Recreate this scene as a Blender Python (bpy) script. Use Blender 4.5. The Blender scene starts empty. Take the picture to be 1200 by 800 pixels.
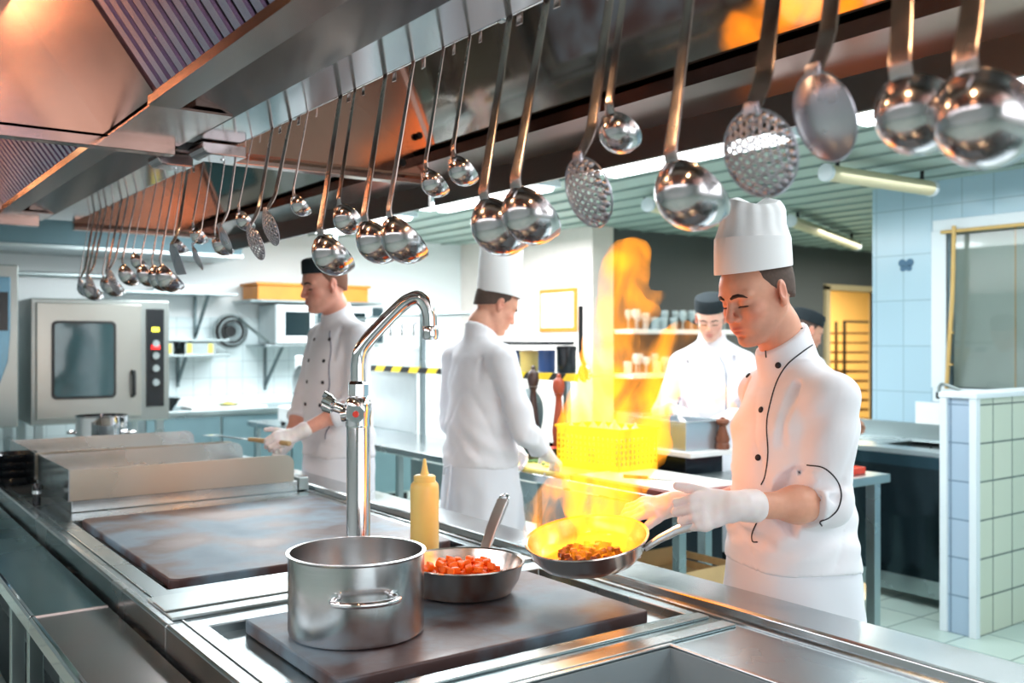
import bpy, bmesh, math, random
import numpy as np
from mathutils import Vector, Matrix, Euler
from mathutils.bvhtree import BVHTree
random.seed(7)
PI = math.pi
sc = bpy.context.scene
COL = sc.collection

# ------------------------------------------------------------------ camera
cam_d = bpy.data.cameras.new('camera')
cam = bpy.data.objects.new('camera', cam_d); COL.objects.link(cam)
cam.location = (0, 0, 1.53)
cam.rotation_euler = (math.radians(90), 0, math.radians(-35.9))
cam_d.sensor_width = 36; cam_d.lens = 33.6
cam_d.clip_start = 0.05; cam_d.clip_end = 60
cam_d.dof.use_dof = True; cam_d.dof.focus_distance = 2.3; cam_d.dof.aperture_fstop = 3.2
sc.camera = cam
sc.view_settings.view_transform = 'Standard'
sc.view_settings.look = 'None'
sc.view_settings.gamma = 1.0
sc.view_settings.use_curve_mapping = False
sc.view_settings.exposure = 0.33

# ------------------------------------------------------------------ world and lights
w = bpy.data.worlds.new('world'); sc.world = w; w.use_nodes = True
w.node_tree.nodes['Background'].inputs[0].default_value = (0.85, 0.93, 1.0, 1)
w.node_tree.nodes['Background'].inputs[1].default_value = 0.5

def area(name, loc, rot, size, power, color=(1, 1, 1)):
    l = bpy.data.lights.new(name, 'AREA'); l.shape = 'RECTANGLE'
    l.size, l.size_y = size; l.energy = power; l.color = color
    o = bpy.data.objects.new(name, l); COL.objects.link(o)
    o.location = loc; o.rotation_euler = rot
    return o
def ray_at(px, py, d):
    u = (px - 600) / 1120.0; a = math.radians(35.9)
    return Vector((d * (math.sin(a) + u * math.cos(a)), d * (math.cos(a) - u * math.sin(a)), 1.53 + (400 - py) / 1120.0 * d))
def point(name, loc, power, color, r=0.05):
    l = bpy.data.lights.new(name, 'POINT'); l.energy = power; l.color = color; l.shadow_soft_size = r
    o = bpy.data.objects.new(name, l); COL.objects.link(o); o.location = loc
    return o
COOL = (0.93, 0.98, 1.0)
area('ceiling_lamp_and_fill', (3.0, 1.0, 2.46), (0, 0, 0), (1.2, 2.6), 44, COOL)
area('ceiling_lamp_and_fill', (3.2, 4.6, 2.46), (0, 0, 0), (1.6, 3.0), 75, COOL)
area('ceiling_lamp_and_fill', (3.5, 6.6, 2.46), (0, 0, 0), (3.0, 1.2), 150, COOL)
area('ceiling_lamp_and_fill', (8.2, 4.9, 2.46), (0, 0, 0), (3.0, 1.2), 90, (1.0, 0.97, 0.88))  # added to lighten the dark corridor wall, no lit fixture there
area('ceiling_lamp_and_fill', (5.0, 2.0, 2.46), (0, 0, 0), (0.9, 3.0), 22, COOL)
area('ceiling_lamp_and_fill', (-1.3, 2.2, 2.46), (0, math.radians(-28), 0), (1.2, 4.5), 85, (1.0, 0.95, 0.97))  # tilted fill added on the unseen left side, without a fixture
area('front_fill_light', (1.2, -2.7, 1.7), (math.radians(90), 0, 0), (5.0, 1.6), 60, (0.95, 0.97, 1.0))  # added soft fill behind the camera; the front wall has no window

# ------------------------------------------------------------------ materials
def lin(c):
    return tuple(((x / 255) / 12.92 if x / 255 <= 0.04045 else ((x / 255 + 0.055) / 1.055) ** 2.4) for x in c)
MATS = {}
def mat(name, rgb, rough=0.5, metal=0.0, spec=0.5, **kw):
    if name in MATS: return MATS[name]
    m = bpy.data.materials.new(name); m.use_nodes = True; MATS[name] = m
    b = m.node_tree.nodes['Principled BSDF']
    c = lin(rgb)
    b.inputs['Base Color'].default_value = (*c, 1)
    b.inputs['Roughness'].default_value = rough
    b.inputs['Metallic'].default_value = metal
    b.inputs['Specular IOR Level'].default_value = spec
    nt = m.node_tree
    var = kw.get('var', 0.08); sc_ = kw.get('scale', 8.0); st = kw.get('stretch', (1, 1, 1))
    tc = nt.nodes.new('ShaderNodeTexCoord'); mp = nt.nodes.new('ShaderNodeMapping')
    mp.inputs['Scale'].default_value = st
    nt.links.new(tc.outputs['Object'], mp.inputs[0])
    n = nt.nodes.new('ShaderNodeTexNoise'); n.inputs['Scale'].default_value = sc_; n.inputs['Detail'].default_value = 4
    nt.links.new(mp.outputs[0], n.inputs['Vector'])
    mx = nt.nodes.new('ShaderNodeMix'); mx.data_type = 'RGBA'
    lo = tuple(max(0, x * (1 - var)) for x in c); hi = tuple(min(1, x * (1 + var)) for x in c)
    if 'rgb2' in kw: lo = lin(kw['rgb2']); hi = c
    mx.inputs[6].default_value = (*lo, 1); mx.inputs[7].default_value = (*hi, 1)
    fac = n.outputs['Fac']
    if kw.get('sharp'):
        mr = nt.nodes.new('ShaderNodeMapRange'); a, bb = kw['sharp']
        mr.inputs[1].default_value = a; mr.inputs[2].default_value = bb
        nt.links.new(fac, mr.inputs[0]); fac = mr.outputs[0]
    nt.links.new(fac, mx.inputs[0]); nt.links.new(mx.outputs[2], b.inputs['Base Color'])
    rv = kw.get('rvar', 0)
    if rv:
        mr = nt.nodes.new('ShaderNodeMapRange')
        mr.inputs[3].default_value = max(0, rough - rv); mr.inputs[4].default_value = rough + rv
        mr.inputs[1].default_value = 0.3; mr.inputs[2].default_value = 0.7
        nt.links.new(n.outputs['Fac'], mr.inputs[0]); nt.links.new(mr.outputs[0], b.inputs['Roughness'])
    bp = kw.get('bump', 0)
    if bp:
        n2 = nt.nodes.new('ShaderNodeTexNoise'); n2.inputs['Scale'].default_value = kw.get('bscale', sc_); n2.inputs['Detail'].default_value = 3
        m2 = nt.nodes.new('ShaderNodeMapping'); m2.inputs['Scale'].default_value = kw.get('bstretch', st)
        nt.links.new(tc.outputs['Object'], m2.inputs[0]); nt.links.new(m2.outputs[0], n2.inputs['Vector'])
        bm_ = nt.nodes.new('ShaderNodeBump'); bm_.inputs['Strength'].default_value = bp; bm_.inputs['Distance'].default_value = kw.get('bdist', 0.004)
        nt.links.new(n2.outputs['Fac'], bm_.inputs['Height']); nt.links.new(bm_.outputs[0], b.inputs['Normal'])
    if 'trans' in kw:
        b.inputs['Transmission Weight'].default_value = kw['trans']; b.inputs['IOR'].default_value = kw.get('ior', 1.45)
    if 'sss' in kw:
        b.inputs['Subsurface Weight'].default_value = kw['sss']; b.inputs['Subsurface Radius'].default_value = (0.012, 0.005, 0.003)
        b.inputs['Subsurface Scale'].default_value = 1.0
    if 'emit' in kw:
        b.inputs['Emission Color'].default_value = (*lin(kw.get('ecol', rgb)), 1); b.inputs['Emission Strength'].default_value = kw['emit']
    if 'alpha' in kw: b.inputs['Alpha'].default_value = kw['alpha']
    if 'coat' in kw: b.inputs['Coat Weight'].default_value = kw['coat']; b.inputs['Coat Roughness'].default_value = 0.1
    if 'sheen' in kw: b.inputs['Sheen Weight'].default_value = kw['sheen']
    return m
STEEL = mat('brushed_steel', (196, 200, 202), 0.24, 1.0, scale=3, var=0.10, rvar=0.07, bump=0.12, bscale=6, bstretch=(8, 1, 1), bdist=0.002)
STEELY = mat('brushed_steel_lengthwise', (190, 196, 199), 0.22, 1.0, scale=2.5, var=0.12, rvar=0.08, bump=0.10, bscale=5, bstretch=(1, 6, 1), bdist=0.002)
STEELB = mat('back_steel', (170, 182, 184), 0.3, 1.0, scale=2, var=0.15, rvar=0.08)
HOOD = mat('hood_steel', (176, 150, 142), 0.2, 1.0, scale=2.2, var=0.14, rvar=0.07, bump=0.10, bscale=4, bstretch=(1, 1, 7), bdist=0.002)  # warm reflections of the surroundings are tinted into the steel colour
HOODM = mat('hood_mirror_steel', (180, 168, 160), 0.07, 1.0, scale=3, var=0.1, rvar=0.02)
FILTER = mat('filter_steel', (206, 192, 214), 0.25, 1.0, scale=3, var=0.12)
CHROME = mat('chrome', (228, 228, 230), 0.06, 1.0, var=0.02)
LADLE = mat('ladle_steel', (205, 200, 202), 0.16, 1.0, scale=30, var=0.16, rvar=0.06, bump=0.12, bscale=40, bdist=0.001)
SATIN = mat('satin_steel', (190, 186, 196), 0.3, 1.0, scale=30, var=0.12, rvar=0.05)
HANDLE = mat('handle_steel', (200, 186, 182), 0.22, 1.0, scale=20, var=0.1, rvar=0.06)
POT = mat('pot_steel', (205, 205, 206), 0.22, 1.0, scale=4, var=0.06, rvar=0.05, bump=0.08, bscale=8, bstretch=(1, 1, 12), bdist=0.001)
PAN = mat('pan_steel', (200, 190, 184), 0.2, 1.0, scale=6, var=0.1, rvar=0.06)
IRON = mat('cast_iron', (112, 134, 150), 0.46, 0.3, scale=4.5, rgb2=(80, 60, 60), sharp=(0.42, 0.60), rvar=0.12, bump=0.3, bscale=120, bdist=0.001)
DARK = mat('dark_gap', (18, 22, 24), 0.5, 0.3)
BLACK = mat('black_rubber', (16, 17, 19), 0.45)
BLACKM = mat('black_enamel', (22, 26, 30), 0.25, 0.2)
CLOTH = mat('white_cotton', (238, 236, 242), 0.8, 0, 0.2, scale=4, var=0.02, bump=0.25, bscale=9, bdist=0.01, sheen=0.2)
APRON = mat('apron_cotton', (233, 234, 242), 0.85, 0, 0.2, scale=5, var=0.02, bump=0.3, bscale=6, bstretch=(1, 1, .4), bdist=0.012)
HATM = mat('paper_hat', (243, 242, 244), 0.75, 0, 0.2, var=0.015, scale=6)
GLOVE = mat('latex_glove', (236, 226, 226), 0.4, 0, 0.4, scale=30, var=0.04, sss=0.3, bump=0.35, bscale=45, bdist=0.002)
PIPING = mat('black_piping', (24, 20, 30), 0.6)
CAPM = mat('black_cap', (20, 32, 38), 0.85, scale=20, var=0.2)
HAIR = mat('short_hair', (84, 66, 58), 0.8, scale=120, var=0.4)
TROUS = mat('white_trousers', (226, 228, 236), 0.85)
TROUSB = mat('black_trousers', (20, 22, 30), 0.85)
SHOE = mat('shoe_leather', (24, 24, 26), 0.5)
YEL = mat('yellow_plastic', (246, 214, 128), 0.35, 0, 0.5, var=0.03, sss=0.2)
BASKET = mat('basket_plastic', (250, 196, 20), 0.4, var=0.05)
CARROT = mat('carrot', (252, 128, 24), 0.5, 0, 0.4, scale=60, rgb2=(240, 92, 8))
MEAT = mat('sauteed_food', (168, 70, 20), 0.4, 0, 0.5, scale=70, rgb2=(90, 38, 16), coat=0.4)
WHITE = mat('white_paint', (236, 240, 242), 0.6, var=0.02, scale=2)
TRIMW = mat('white_trim', (222, 232, 238), 0.45, var=0.03)
DARKWALL = mat('dark_wall', (84, 88, 88), 0.75, var=0.12, scale=1.2)
CEIL = mat('ceiling_panel', (170, 190, 182), 0.5, 0.1, scale=1.5, var=0.08)
ORANGE = mat('orange_board', (214, 132, 40), 0.5, scale=10, var=0.15)
WOOD = mat('turned_wood', (120, 66, 40), 0.45, scale=12, var=0.3, stretch=(6, 6, 1))
PALEWOOD = mat('pale_wood', (196, 164, 116), 0.55, scale=9, var=0.2, stretch=(1, 8, 1))
BAMBOO = mat('bamboo', (206, 172, 106), 0.5, scale=9, var=0.2)
BOARDY = mat('yellow_board', (244, 222, 120), 0.45, var=0.04)
BOARDW = mat('white_board', (230, 226, 224), 0.4, var=0.04)
BOARDR = mat('red_brown_board', (134, 58, 48), 0.45, var=0.1)
BLUEP = mat('blue_plastic', (54, 84, 140), 0.4)
GLASS = mat('clear_glass', (235, 245, 245), 0.03, 0, 0.5, trans=1.0, var=0.0)
OVENGL = mat('oven_glass', (24, 40, 44), 0.08, 0, 0.8, scale=2, var=0.25)
BLIND = mat('blind_slat', (182, 200, 192), 0.45, 0, var=0.06)
CREAM = mat('lamp_casing', (214, 206, 170), 0.5, var=0.05)
REDL = mat('red_light', (230, 40, 40), 0.4, emit=2.0, var=0)
YELL = mat('yellow_light', (240, 230, 60), 0.4, emit=2.0, var=0)
LAMP = mat('lamp_diffuser', (255, 255, 255), 0.5, emit=5.0, ecol=(244, 250, 255), var=0)
WARMWALL = mat('warm_lit_plaster', (232, 190, 124), 0.8, var=0.05)  # yellow of the store room's light is put into the plaster colour
GARLIC = mat('garlic_skin', (240, 230, 214), 0.6, scale=20, var=0.08)
GREEN = mat('green_leaf', (78, 120, 52), 0.6, scale=20, var=0.3)
RED = mat('tomato_skin', (206, 60, 34), 0.3, var=0.1)
LIP = mat('lip_skin', (184, 96, 92), 0.4, var=0.05)
BROW = mat('brow_hair', (52, 36, 32), 0.8, scale=200, var=0.4)
EYEW = mat('eye_white', (226, 220, 218), 0.2, var=0.02)
IRIS = mat('dark_iris', (40, 28, 22), 0.15, var=0.2)
TATTOO = mat('ink_print', (46, 52, 66), 0.6, scale=60, var=0.6)

def tile_mat(name, axes, c1, c2, mortar, sx, sy, msize=0.004, rough=0.18):
    m = bpy.data.materials.new(name); m.use_nodes = True; nt = m.node_tree
    b = nt.nodes['Principled BSDF']; b.inputs['Roughness'].default_value = rough
    tc = nt.nodes.new('ShaderNodeTexCoord'); sp = nt.nodes.new('ShaderNodeSeparateXYZ'); cb = nt.nodes.new('ShaderNodeCombineXYZ')
    nt.links.new(tc.outputs['Object'], sp.inputs[0])
    nt.links.new(sp.outputs['XYZ'.index(axes[0])], cb.inputs[0]); nt.links.new(sp.outputs['XYZ'.index(axes[1])], cb.inputs[1])
    br = nt.nodes.new('ShaderNodeTexBrick'); br.offset = 0; br.squash = 1
    br.inputs['Color1'].default_value = (*lin(c1), 1); br.inputs['Color2'].default_value = (*lin(c2), 1); br.inputs['Mortar'].default_value = (*lin(mortar), 1)
    br.inputs['Scale'].default_value = 1; br.inputs['Brick Width'].default_value = sx; br.inputs['Row Height'].default_value = sy
    br.inputs['Mortar Size'].default_value = msize; br.inputs['Mortar Smooth'].default_value = 0.2; br.inputs['Bias'].default_value = 0
    nt.links.new(cb.outputs[0], br.inputs['Vector']); nt.links.new(br.outputs['Color'], b.inputs['Base Color'])
    bp = nt.nodes.new('ShaderNodeBump'); bp.invert = True; bp.inputs['Strength'].default_value = 0.4; bp.inputs['Distance'].default_value = 0.003
    nt.links.new(br.outputs['Fac'], bp.inputs['Height']); nt.links.new(bp.outputs[0], b.inputs['Normal'])
    return m
TILE_YZ = tile_mat('blue_wall_tile', 'YZ', (176, 204, 218), (168, 198, 214), (150, 176, 190), 0.2, 0.3)
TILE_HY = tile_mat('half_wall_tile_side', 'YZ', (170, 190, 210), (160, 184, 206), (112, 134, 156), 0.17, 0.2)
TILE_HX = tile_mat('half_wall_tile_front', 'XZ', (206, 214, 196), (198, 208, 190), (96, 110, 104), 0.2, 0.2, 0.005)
TILE_XZ = tile_mat('white_wall_tile', 'XZ', (214, 226, 228), (206, 220, 224), (176, 192, 196), 0.15, 0.15)
FLOOR = tile_mat('floor_tile', 'XY', (186, 204, 196), (174, 194, 188), (120, 138, 132), 0.33, 0.33, 0.005, 0.22)

def flame_mat(name, strength, thr=0.42, seed=0.0, scale=9.0, col=(1.0, 0.34, 0.02)):
    m = bpy.data.materials.new(name); m.use_nodes = True; nt = m.node_tree
    nt.nodes.remove(nt.nodes['Principled BSDF']); out = nt.nodes['Material Output']
    tc = nt.nodes.new('ShaderNodeTexCoord'); mp = nt.nodes.new('ShaderNodeMapping'); mp.inputs['Scale'].default_value = (1, 1, 0.42); mp.inputs['Location'].default_value = (seed, seed, seed)
    nt.links.new(tc.outputs['Object'], mp.inputs[0])
    n = nt.nodes.new('ShaderNodeTexNoise'); n.inputs['Scale'].default_value = scale; n.inputs['Detail'].default_value = 3; n.inputs['Distortion'].default_value = 1.6
    nt.links.new(mp.outputs[0], n.inputs['Vector'])
    mr = nt.nodes.new('ShaderNodeMapRange'); mr.inputs[1].default_value = thr; mr.inputs[2].default_value = thr + 0.2; mr.inputs[3].default_value = 0.06; mr.inputs[4].default_value = 1.0
    nt.links.new(n.outputs['Fac'], mr.inputs[0])
    mul = nt.nodes.new('ShaderNodeMath'); mul.operation = 'MULTIPLY'; mul.inputs[1].default_value = strength
    nt.links.new(mr.outputs[0], mul.inputs[0])
    em = nt.nodes.new('ShaderNodeEmission'); em.inputs['Color'].default_value = (*col, 1)
    nt.links.new(mul.outputs[0], em.inputs['Strength'])
    ab = nt.nodes.new('ShaderNodeVolumeAbsorption'); ab.inputs['Color'].default_value = (1.0, 0.60, 0.08, 1)
    m2 = nt.nodes.new('ShaderNodeMath'); m2.operation = 'MULTIPLY'; m2.inputs[1].default_value = strength * 0.55
    nt.links.new(mr.outputs[0], m2.inputs[0]); nt.links.new(m2.outputs[0], ab.inputs['Density'])
    ad = nt.nodes.new('ShaderNodeAddShader'); nt.links.new(em.outputs[0], ad.inputs[0]); nt.links.new(ab.outputs[0], ad.inputs[1])
    nt.links.new(ad.outputs[0], out.inputs['Volume'])
    return m

# ------------------------------------------------------------------ mesh helpers
def v3(*a): return Vector(a)
def box(bm, x0, x1, y0, y1, z0, z1, M=None):
    vs = [bm.verts.new(Vector(p)) for p in [(x0, y0, z0), (x1, y0, z0), (x1, y1, z0), (x0, y1, z0), (x0, y0, z1), (x1, y0, z1), (x1, y1, z1), (x0, y1, z1)]]
    for f in [(3, 2, 1, 0), (4, 5, 6, 7), (0, 1, 5, 4), (1, 2, 6, 5), (2, 3, 7, 6), (3, 0, 4, 7)]:
        bm.faces.new([vs[i] for i in f])
    if M:
        for v in vs: v.co = M @ v.co
    return vs
def B(*boxes):
    bm = bmesh.new()
    for b in boxes: box(bm, *b)
    return bm
def prism(bm, poly, axis, a0, a1):
    """poly: 2D points in the plane normal to axis (X: (y,z), Y: (x,z), Z: (x,y))"""
    def mk(p, a):
        return {'X': (a, p[0], p[1]), 'Y': (p[0], a, p[1]), 'Z': (p[0], p[1], a)}[axis]
    A = [bm.verts.new(mk(p, a0)) for p in poly]; Bv = [bm.verts.new(mk(p, a1)) for p in poly]
    n = len(poly)
    bm.faces.new(A); bm.faces.new(Bv[::-1])
    for i in range(n): bm.faces.new([A[i], Bv[i], Bv[(i + 1) % n], A[(i + 1) % n]])
def lathe(bm, prof, seg=32, M=None, cap=True):
    """prof: list of (r, z) ; closed at the axis if r=0"""
    rings = []
    for r, z in prof:
        if r <= 1e-6: rings.append([bm.verts.new((0, 0, z))])
        else: rings.append([bm.verts.new((r * math.cos(2 * PI * i / seg), r * math.sin(2 * PI * i / seg), z)) for i in range(seg)])
    for a, b in zip(rings, rings[1:]):
        for i in range(seg):
            j = (i + 1) % seg
            if len(a) == 1 and len(b) == 1: continue
            if len(a) == 1: bm.faces.new([a[0], b[j], b[i]])
            elif len(b) == 1: bm.faces.new([a[i], a[j], b[0]])
            else: bm.faces.new([a[i], a[j], b[j], b[i]])
    if cap:
        if len(rings[0]) > 1: bm.faces.new(rings[0][::-1])
        if len(rings[-1]) > 1: bm.faces.new(rings[-1])
    if M:
        for rg in rings:
            for v in rg: v.co = M @ v.co
def tube(bm, pts, rad, seg=12, closed=False, flat=None):
    """swept tube; rad: number or list; flat=(ru,rv,up) gives an oval section with rv along up"""
    pts = [Vector(p) for p in pts]; n = len(pts)
    rr = rad if isinstance(rad, (list, tuple)) else [rad] * n
    rings = []; prev = None
    for i, p in enumerate(pts):
        if closed: t = pts[(i + 1) % n] - pts[i - 1]
        else: t = pts[min(i + 1, n - 1)] - pts[max(i - 1, 0)]
        t.normalize()
        if prev is None:
            up = Vector(flat[2]) if flat else (Vector((0, 0, 1)) if abs(t.z) < 0.9 else Vector((1, 0, 0)))
            u = (up - t * up.dot(t)).normalized()
        else: u = (prev - t * prev.dot(t)).normalized()
        prev = u; v = t.cross(u)
        ring = []
        for k in range(seg):
            a = 2 * PI * (k + 0.5) / seg
            if flat:
                ca, sa = math.cos(a), math.sin(a)
                q = 0.35
                ca = math.copysign(abs(ca) ** q, ca); sa = math.copysign(abs(sa) ** q, sa)
                ring.append(bm.verts.new(p + u * ca * flat[1] * rr[i] + v * sa * flat[0] * rr[i]))
            else: ring.append(bm.verts.new(p + (u * math.cos(a) + v * math.sin(a)) * rr[i]))
        rings.append(ring)
    m = n if closed else n - 1
    for i in range(m):
        a, b = rings[i], rings[(i + 1) % n]
        for k in range(seg): bm.faces.new([a[k], a[(k + 1) % seg], b[(k + 1) % seg], b[k]])
    if not closed:
        bm.faces.new(rings[0][::-1]); bm.faces.new(rings[-1])
def smooth_path(pts, n=6):
    P = [Vector(p) for p in pts]; P = [P[0] * 2 - P[1]] + P + [P[-1] * 2 - P[-2]]
    out = []
    for i in range(1, len(P) - 2):
        for k in range(n):
            t = k / n; a, b, c, d = P[i - 1], P[i], P[i + 1], P[i + 2]
            out.append(0.5 * ((2 * b) + (c - a) * t + (2 * a - 5 * b + 4 * c - d) * t * t + (3 * b - a - 3 * c + d) * t ** 3))
    out.append(P[-2]); return out
def T(x, y, z): return Matrix.Translation((x, y, z))
def R(a, ax): return Matrix.Rotation(math.radians(a), 4, ax)
def obj(name, bm, m, parent=None, bevel=0, smooth=False, label=None, world=False):
    me = bpy.data.meshes.new(name)
    if world and parent is not None: bm.transform(Matrix.Translation(-world_loc(parent)))
    bmesh.ops.recalc_face_normals(bm, faces=bm.faces[:])
    if smooth:
        for f in bm.faces: f.smooth = True
        for e in bm.edges:
            if len(e.link_faces) == 2 and e.calc_face_angle(0) > math.radians(38): e.smooth = False
    bm.to_mesh(me); bm.free()
    me.materials.append(m)
    o = bpy.data.objects.new(name, me); COL.objects.link(o)
    if parent is not None: o.parent = parent
    if bevel:
        md = o.modifiers.new('bevel', 'BEVEL'); md.width = bevel; md.segments = 2; md.limit_method = 'ANGLE'; md.angle_limit = math.radians(40)
    if label: o['label'] = label
    return o
def world_loc(o):
    v = Vector(o.location); p = o.parent
    while p: v += Vector(p.location); p = p.parent
    return v
def thing(name, label, cat, loc=(0, 0, 0), rz=0, group=None, rot=None):
    o = bpy.data.objects.new(name, None); COL.objects.link(o)
    o.empty_display_size = 0.05; o.location = loc; o.rotation_euler = rot or (0, 0, math.radians(rz))
    tag(o, label, cat, group); return o
def tag(o, label, cat, group=None, kind=None):
    if label: o['label'] = label
    if cat: o['category'] = cat
    if group: o['group'] = group
    if kind: o['kind'] = kind
    return o
def struct(name, bm, m, parent=None, bevel=0):
    o = obj(name, bm, m, parent, bevel=bevel)
    if parent is None: o['kind'] = 'structure'
    return o
def dup(root, loc, rz, label, group=None, rot=None):
    r = root.copy(); COL.objects.link(r); r.location = loc; r.rotation_euler = rot or (0, 0, math.radians(rz))
    r['label'] = label
    if group: r['group'] = group
    for ch in list(root.children):
        c = ch.copy(); COL.objects.link(c); c.parent = r
        for g in list(ch.children):
            d = g.copy(); COL.objects.link(d); d.parent = c
    return r

# ------------------------------------------------------------------ implicit surfaces (for bodies, cloth, flames)
def axis(lo, hi, coarse, zones=()):
    out = [lo]
    while out[-1] < hi:
        x = out[-1]; h = coarse
        for a, b, f in zones:
            if a - coarse <= x < b: h = min(h, f)
        out.append(x + h)
    return np.array(out, dtype=np.float32)
class Field:
    def __init__(s, ax, ay, az, big=1.0):
        s.ax, s.ay, s.az = ax, ay, az
        s.F = np.full((len(ax), len(ay), len(az)), big, dtype=np.float32)
    def sub(s, lo, hi):
        sl = []
        for a, l, h in zip((s.ax, s.ay, s.az), lo, hi):
            i0 = max(0, int(np.searchsorted(a, l)) - 1); i1 = min(len(a), int(np.searchsorted(a, h)) + 1)
            if i1 <= i0: return None
            sl.append(slice(i0, i1))
        X, Y, Z = np.meshgrid(s.ax[sl[0]], s.ay[sl[1]], s.az[sl[2]], indexing='ij', sparse=True)
        return tuple(sl), X, Y, Z
    def comb(s, sl, d, k, op):
        A = s.F[sl]
        if op == 'add':
            if k > 0:
                h = np.maximum(k - np.abs(A - d), 0) / k; s.F[sl] = np.minimum(A, d) - h * h * k * 0.25
            else: s.F[sl] = np.minimum(A, d)
        else:
            d = -d
            if k > 0:
                h = np.maximum(k - np.abs(A - d), 0) / k; s.F[sl] = np.maximum(A, d) + h * h * k * 0.25
            else: s.F[sl] = np.maximum(A, d)
    def cone(s, a, b, ra, rb, k=0.02, op='add'):
        a = np.array(a, float); b = np.array(b, float); m = max(ra, rb) + max(k, 0.01) * 1.2 + 0.02
        q = s.sub(np.minimum(a, b) - m, np.maximum(a, b) + m)
        if q is None: return
        sl, X, Y, Z = q; d = b - a; L = float(d @ d) + 1e-12
        t = np.clip(((X - a[0]) * d[0] + (Y - a[1]) * d[1] + (Z - a[2]) * d[2]) / L, 0, 1)
        D = np.sqrt((X - a[0] - t * d[0]) ** 2 + (Y - a[1] - t * d[1]) ** 2 + (Z - a[2] - t * d[2]) ** 2) - (ra + (rb - ra) * t)
        s.comb(sl, D, k, op)
    def ell(s, c, r, k=0.02, op='add', M=None):
        c = np.array(c, float); r = np.array(r, float); m = r.max() + max(k, 0.01) * 1.2 + 0.02
        q = s.sub(c - m, c + m)
        if q is None: return
        sl, X, Y, Z = q; x, y, z = X - c[0], Y - c[1], Z - c[2]
        if M is not None:
            x, y, z = (M[0][0] * x + M[1][0] * y + M[2][0] * z, M[0][1] * x + M[1][1] * y + M[2][1] * z, M[0][2] * x + M[1][2] * y + M[2][2] * z)
        k0 = np.sqrt((x / r[0]) ** 2 + (y / r[1]) ** 2 + (z / r[2]) ** 2)
        k1 = np.sqrt((x / r[0] ** 2) ** 2 + (y / r[1] ** 2) ** 2 + (z / r[2] ** 2) ** 2) + 1e-6
        s.comb(sl, np.clip(k0 * (k0 - 1) / k1, -0.5, 0.9), k, op)
    def loft(s, rows, k=0.02, op='add', p=2.3):
        """rows: (z, cx, cy, rx, ry) from low to high"""
        r = np.array(rows, float); z = r[:, 0]; mr = r[:, 3:].max() + 0.06
        q = s.sub((r[:, 1].min() - mr, r[:, 2].min() - mr, z[0] - 0.06), (r[:, 1].max() + mr, r[:, 2].max() + mr, z[-1] + 0.06))
        if q is None: return
        sl, X, Y, Z = q; zz = Z[0, 0, :]
        g = [np.interp(zz, z, r[:, i])[None, None, :] for i in range(1, 5)]
        d = ((np.abs((X - g[0]) / g[2]) ** p + np.abs((Y - g[1]) / g[3]) ** p) ** (1 / p) - 1) * np.minimum(g[2], g[3])
        cap = np.maximum(z[0] - Z, Z - z[-1])
        s.comb(sl, np.maximum(d, cap), k, op)
    def clipz(s, f):   # keep where f(X,Y,Z) < 0
        X, Y, Z = np.meshgrid(s.ax, s.ay, s.az, indexing='ij', sparse=True)
        s.F = np.maximum(s.F, f(X, Y, Z).astype(np.float32))
    def warp(s, f):
        X, Y, Z = np.meshgrid(s.ax, s.ay, s.az, indexing='ij', sparse=True)
        s.F = s.F + f(X, Y, Z).astype(np.float32)
    def mesh(s):
        F = s.F; F[0] = F[-1] = 1; F[:, 0] = F[:, -1] = 1; F[:, :, 0] = F[:, :, -1] = 1
        ins = F < 0; nx, ny, nz = F.shape
        c = np.zeros((nx - 1, ny - 1, nz - 1), np.int8)
        for i in (0, 1):
            for j in (0, 1):
                for k in (0, 1): c += ins[i:nx - 1 + i, j:ny - 1 + j, k:nz - 1 + k]
        act = np.argwhere((c > 0) & (c < 8))
        I, J, K = act.T; P = np.zeros((len(act), 3)); W = np.zeros(len(act))
        cor = [(i, j, k) for i in (0, 1) for j in (0, 1) for k in (0, 1)]
        val = {q: F[I + q[0], J + q[1], K + q[2]] for q in cor}
        pos = {q: np.stack([s.ax[I + q[0]], s.ay[J + q[1]], s.az[K + q[2]]], 1) for q in cor}
        for a in cor:
            for d in ((1, 0, 0), (0, 1, 0), (0, 0, 1)):
                b = tuple(x + y for x, y in zip(a, d))
                if max(b) > 1: continue
                va, vb = val[a], val[b]; m = (va < 0) != (vb < 0)
                t = np.where(m, va / np.where(m, va - vb, 1), 0)[:, None]
                P += np.where(m[:, None], pos[a] + (pos[b] - pos[a]) * t, 0); W += m
        P /= W[:, None]
        idx = -np.ones(c.shape, np.int64); idx[I, J, K] = np.arange(len(act))
        faces = []
        for ax_ in range(3):
            sA = [slice(1, -1)] * 3; sB = [slice(1, -1)] * 3; sA[ax_] = slice(0, -1); sB[ax_] = slice(1, None)
            A = ins[tuple(sA)]; Bq = ins[tuple(sB)]; ch = np.argwhere(A != Bq); st = A[tuple(ch.T)]
            off = [1, 1, 1]; off[ax_] = 0; ch = ch + np.array(off)
            u, v = [(1, 2), (2, 0), (0, 1)][ax_]
            def g(du, dv):
                q = ch.copy(); q[:, u] -= du; q[:, v] -= dv; return idx[q[:, 0], q[:, 1], q[:, 2]]
            Q = np.stack([g(1, 1), g(0, 1), g(0, 0), g(1, 0)], 1); Q[~st] = Q[~st][:, ::-1]; faces.append(Q)
        return P, np.concatenate(faces)
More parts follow.
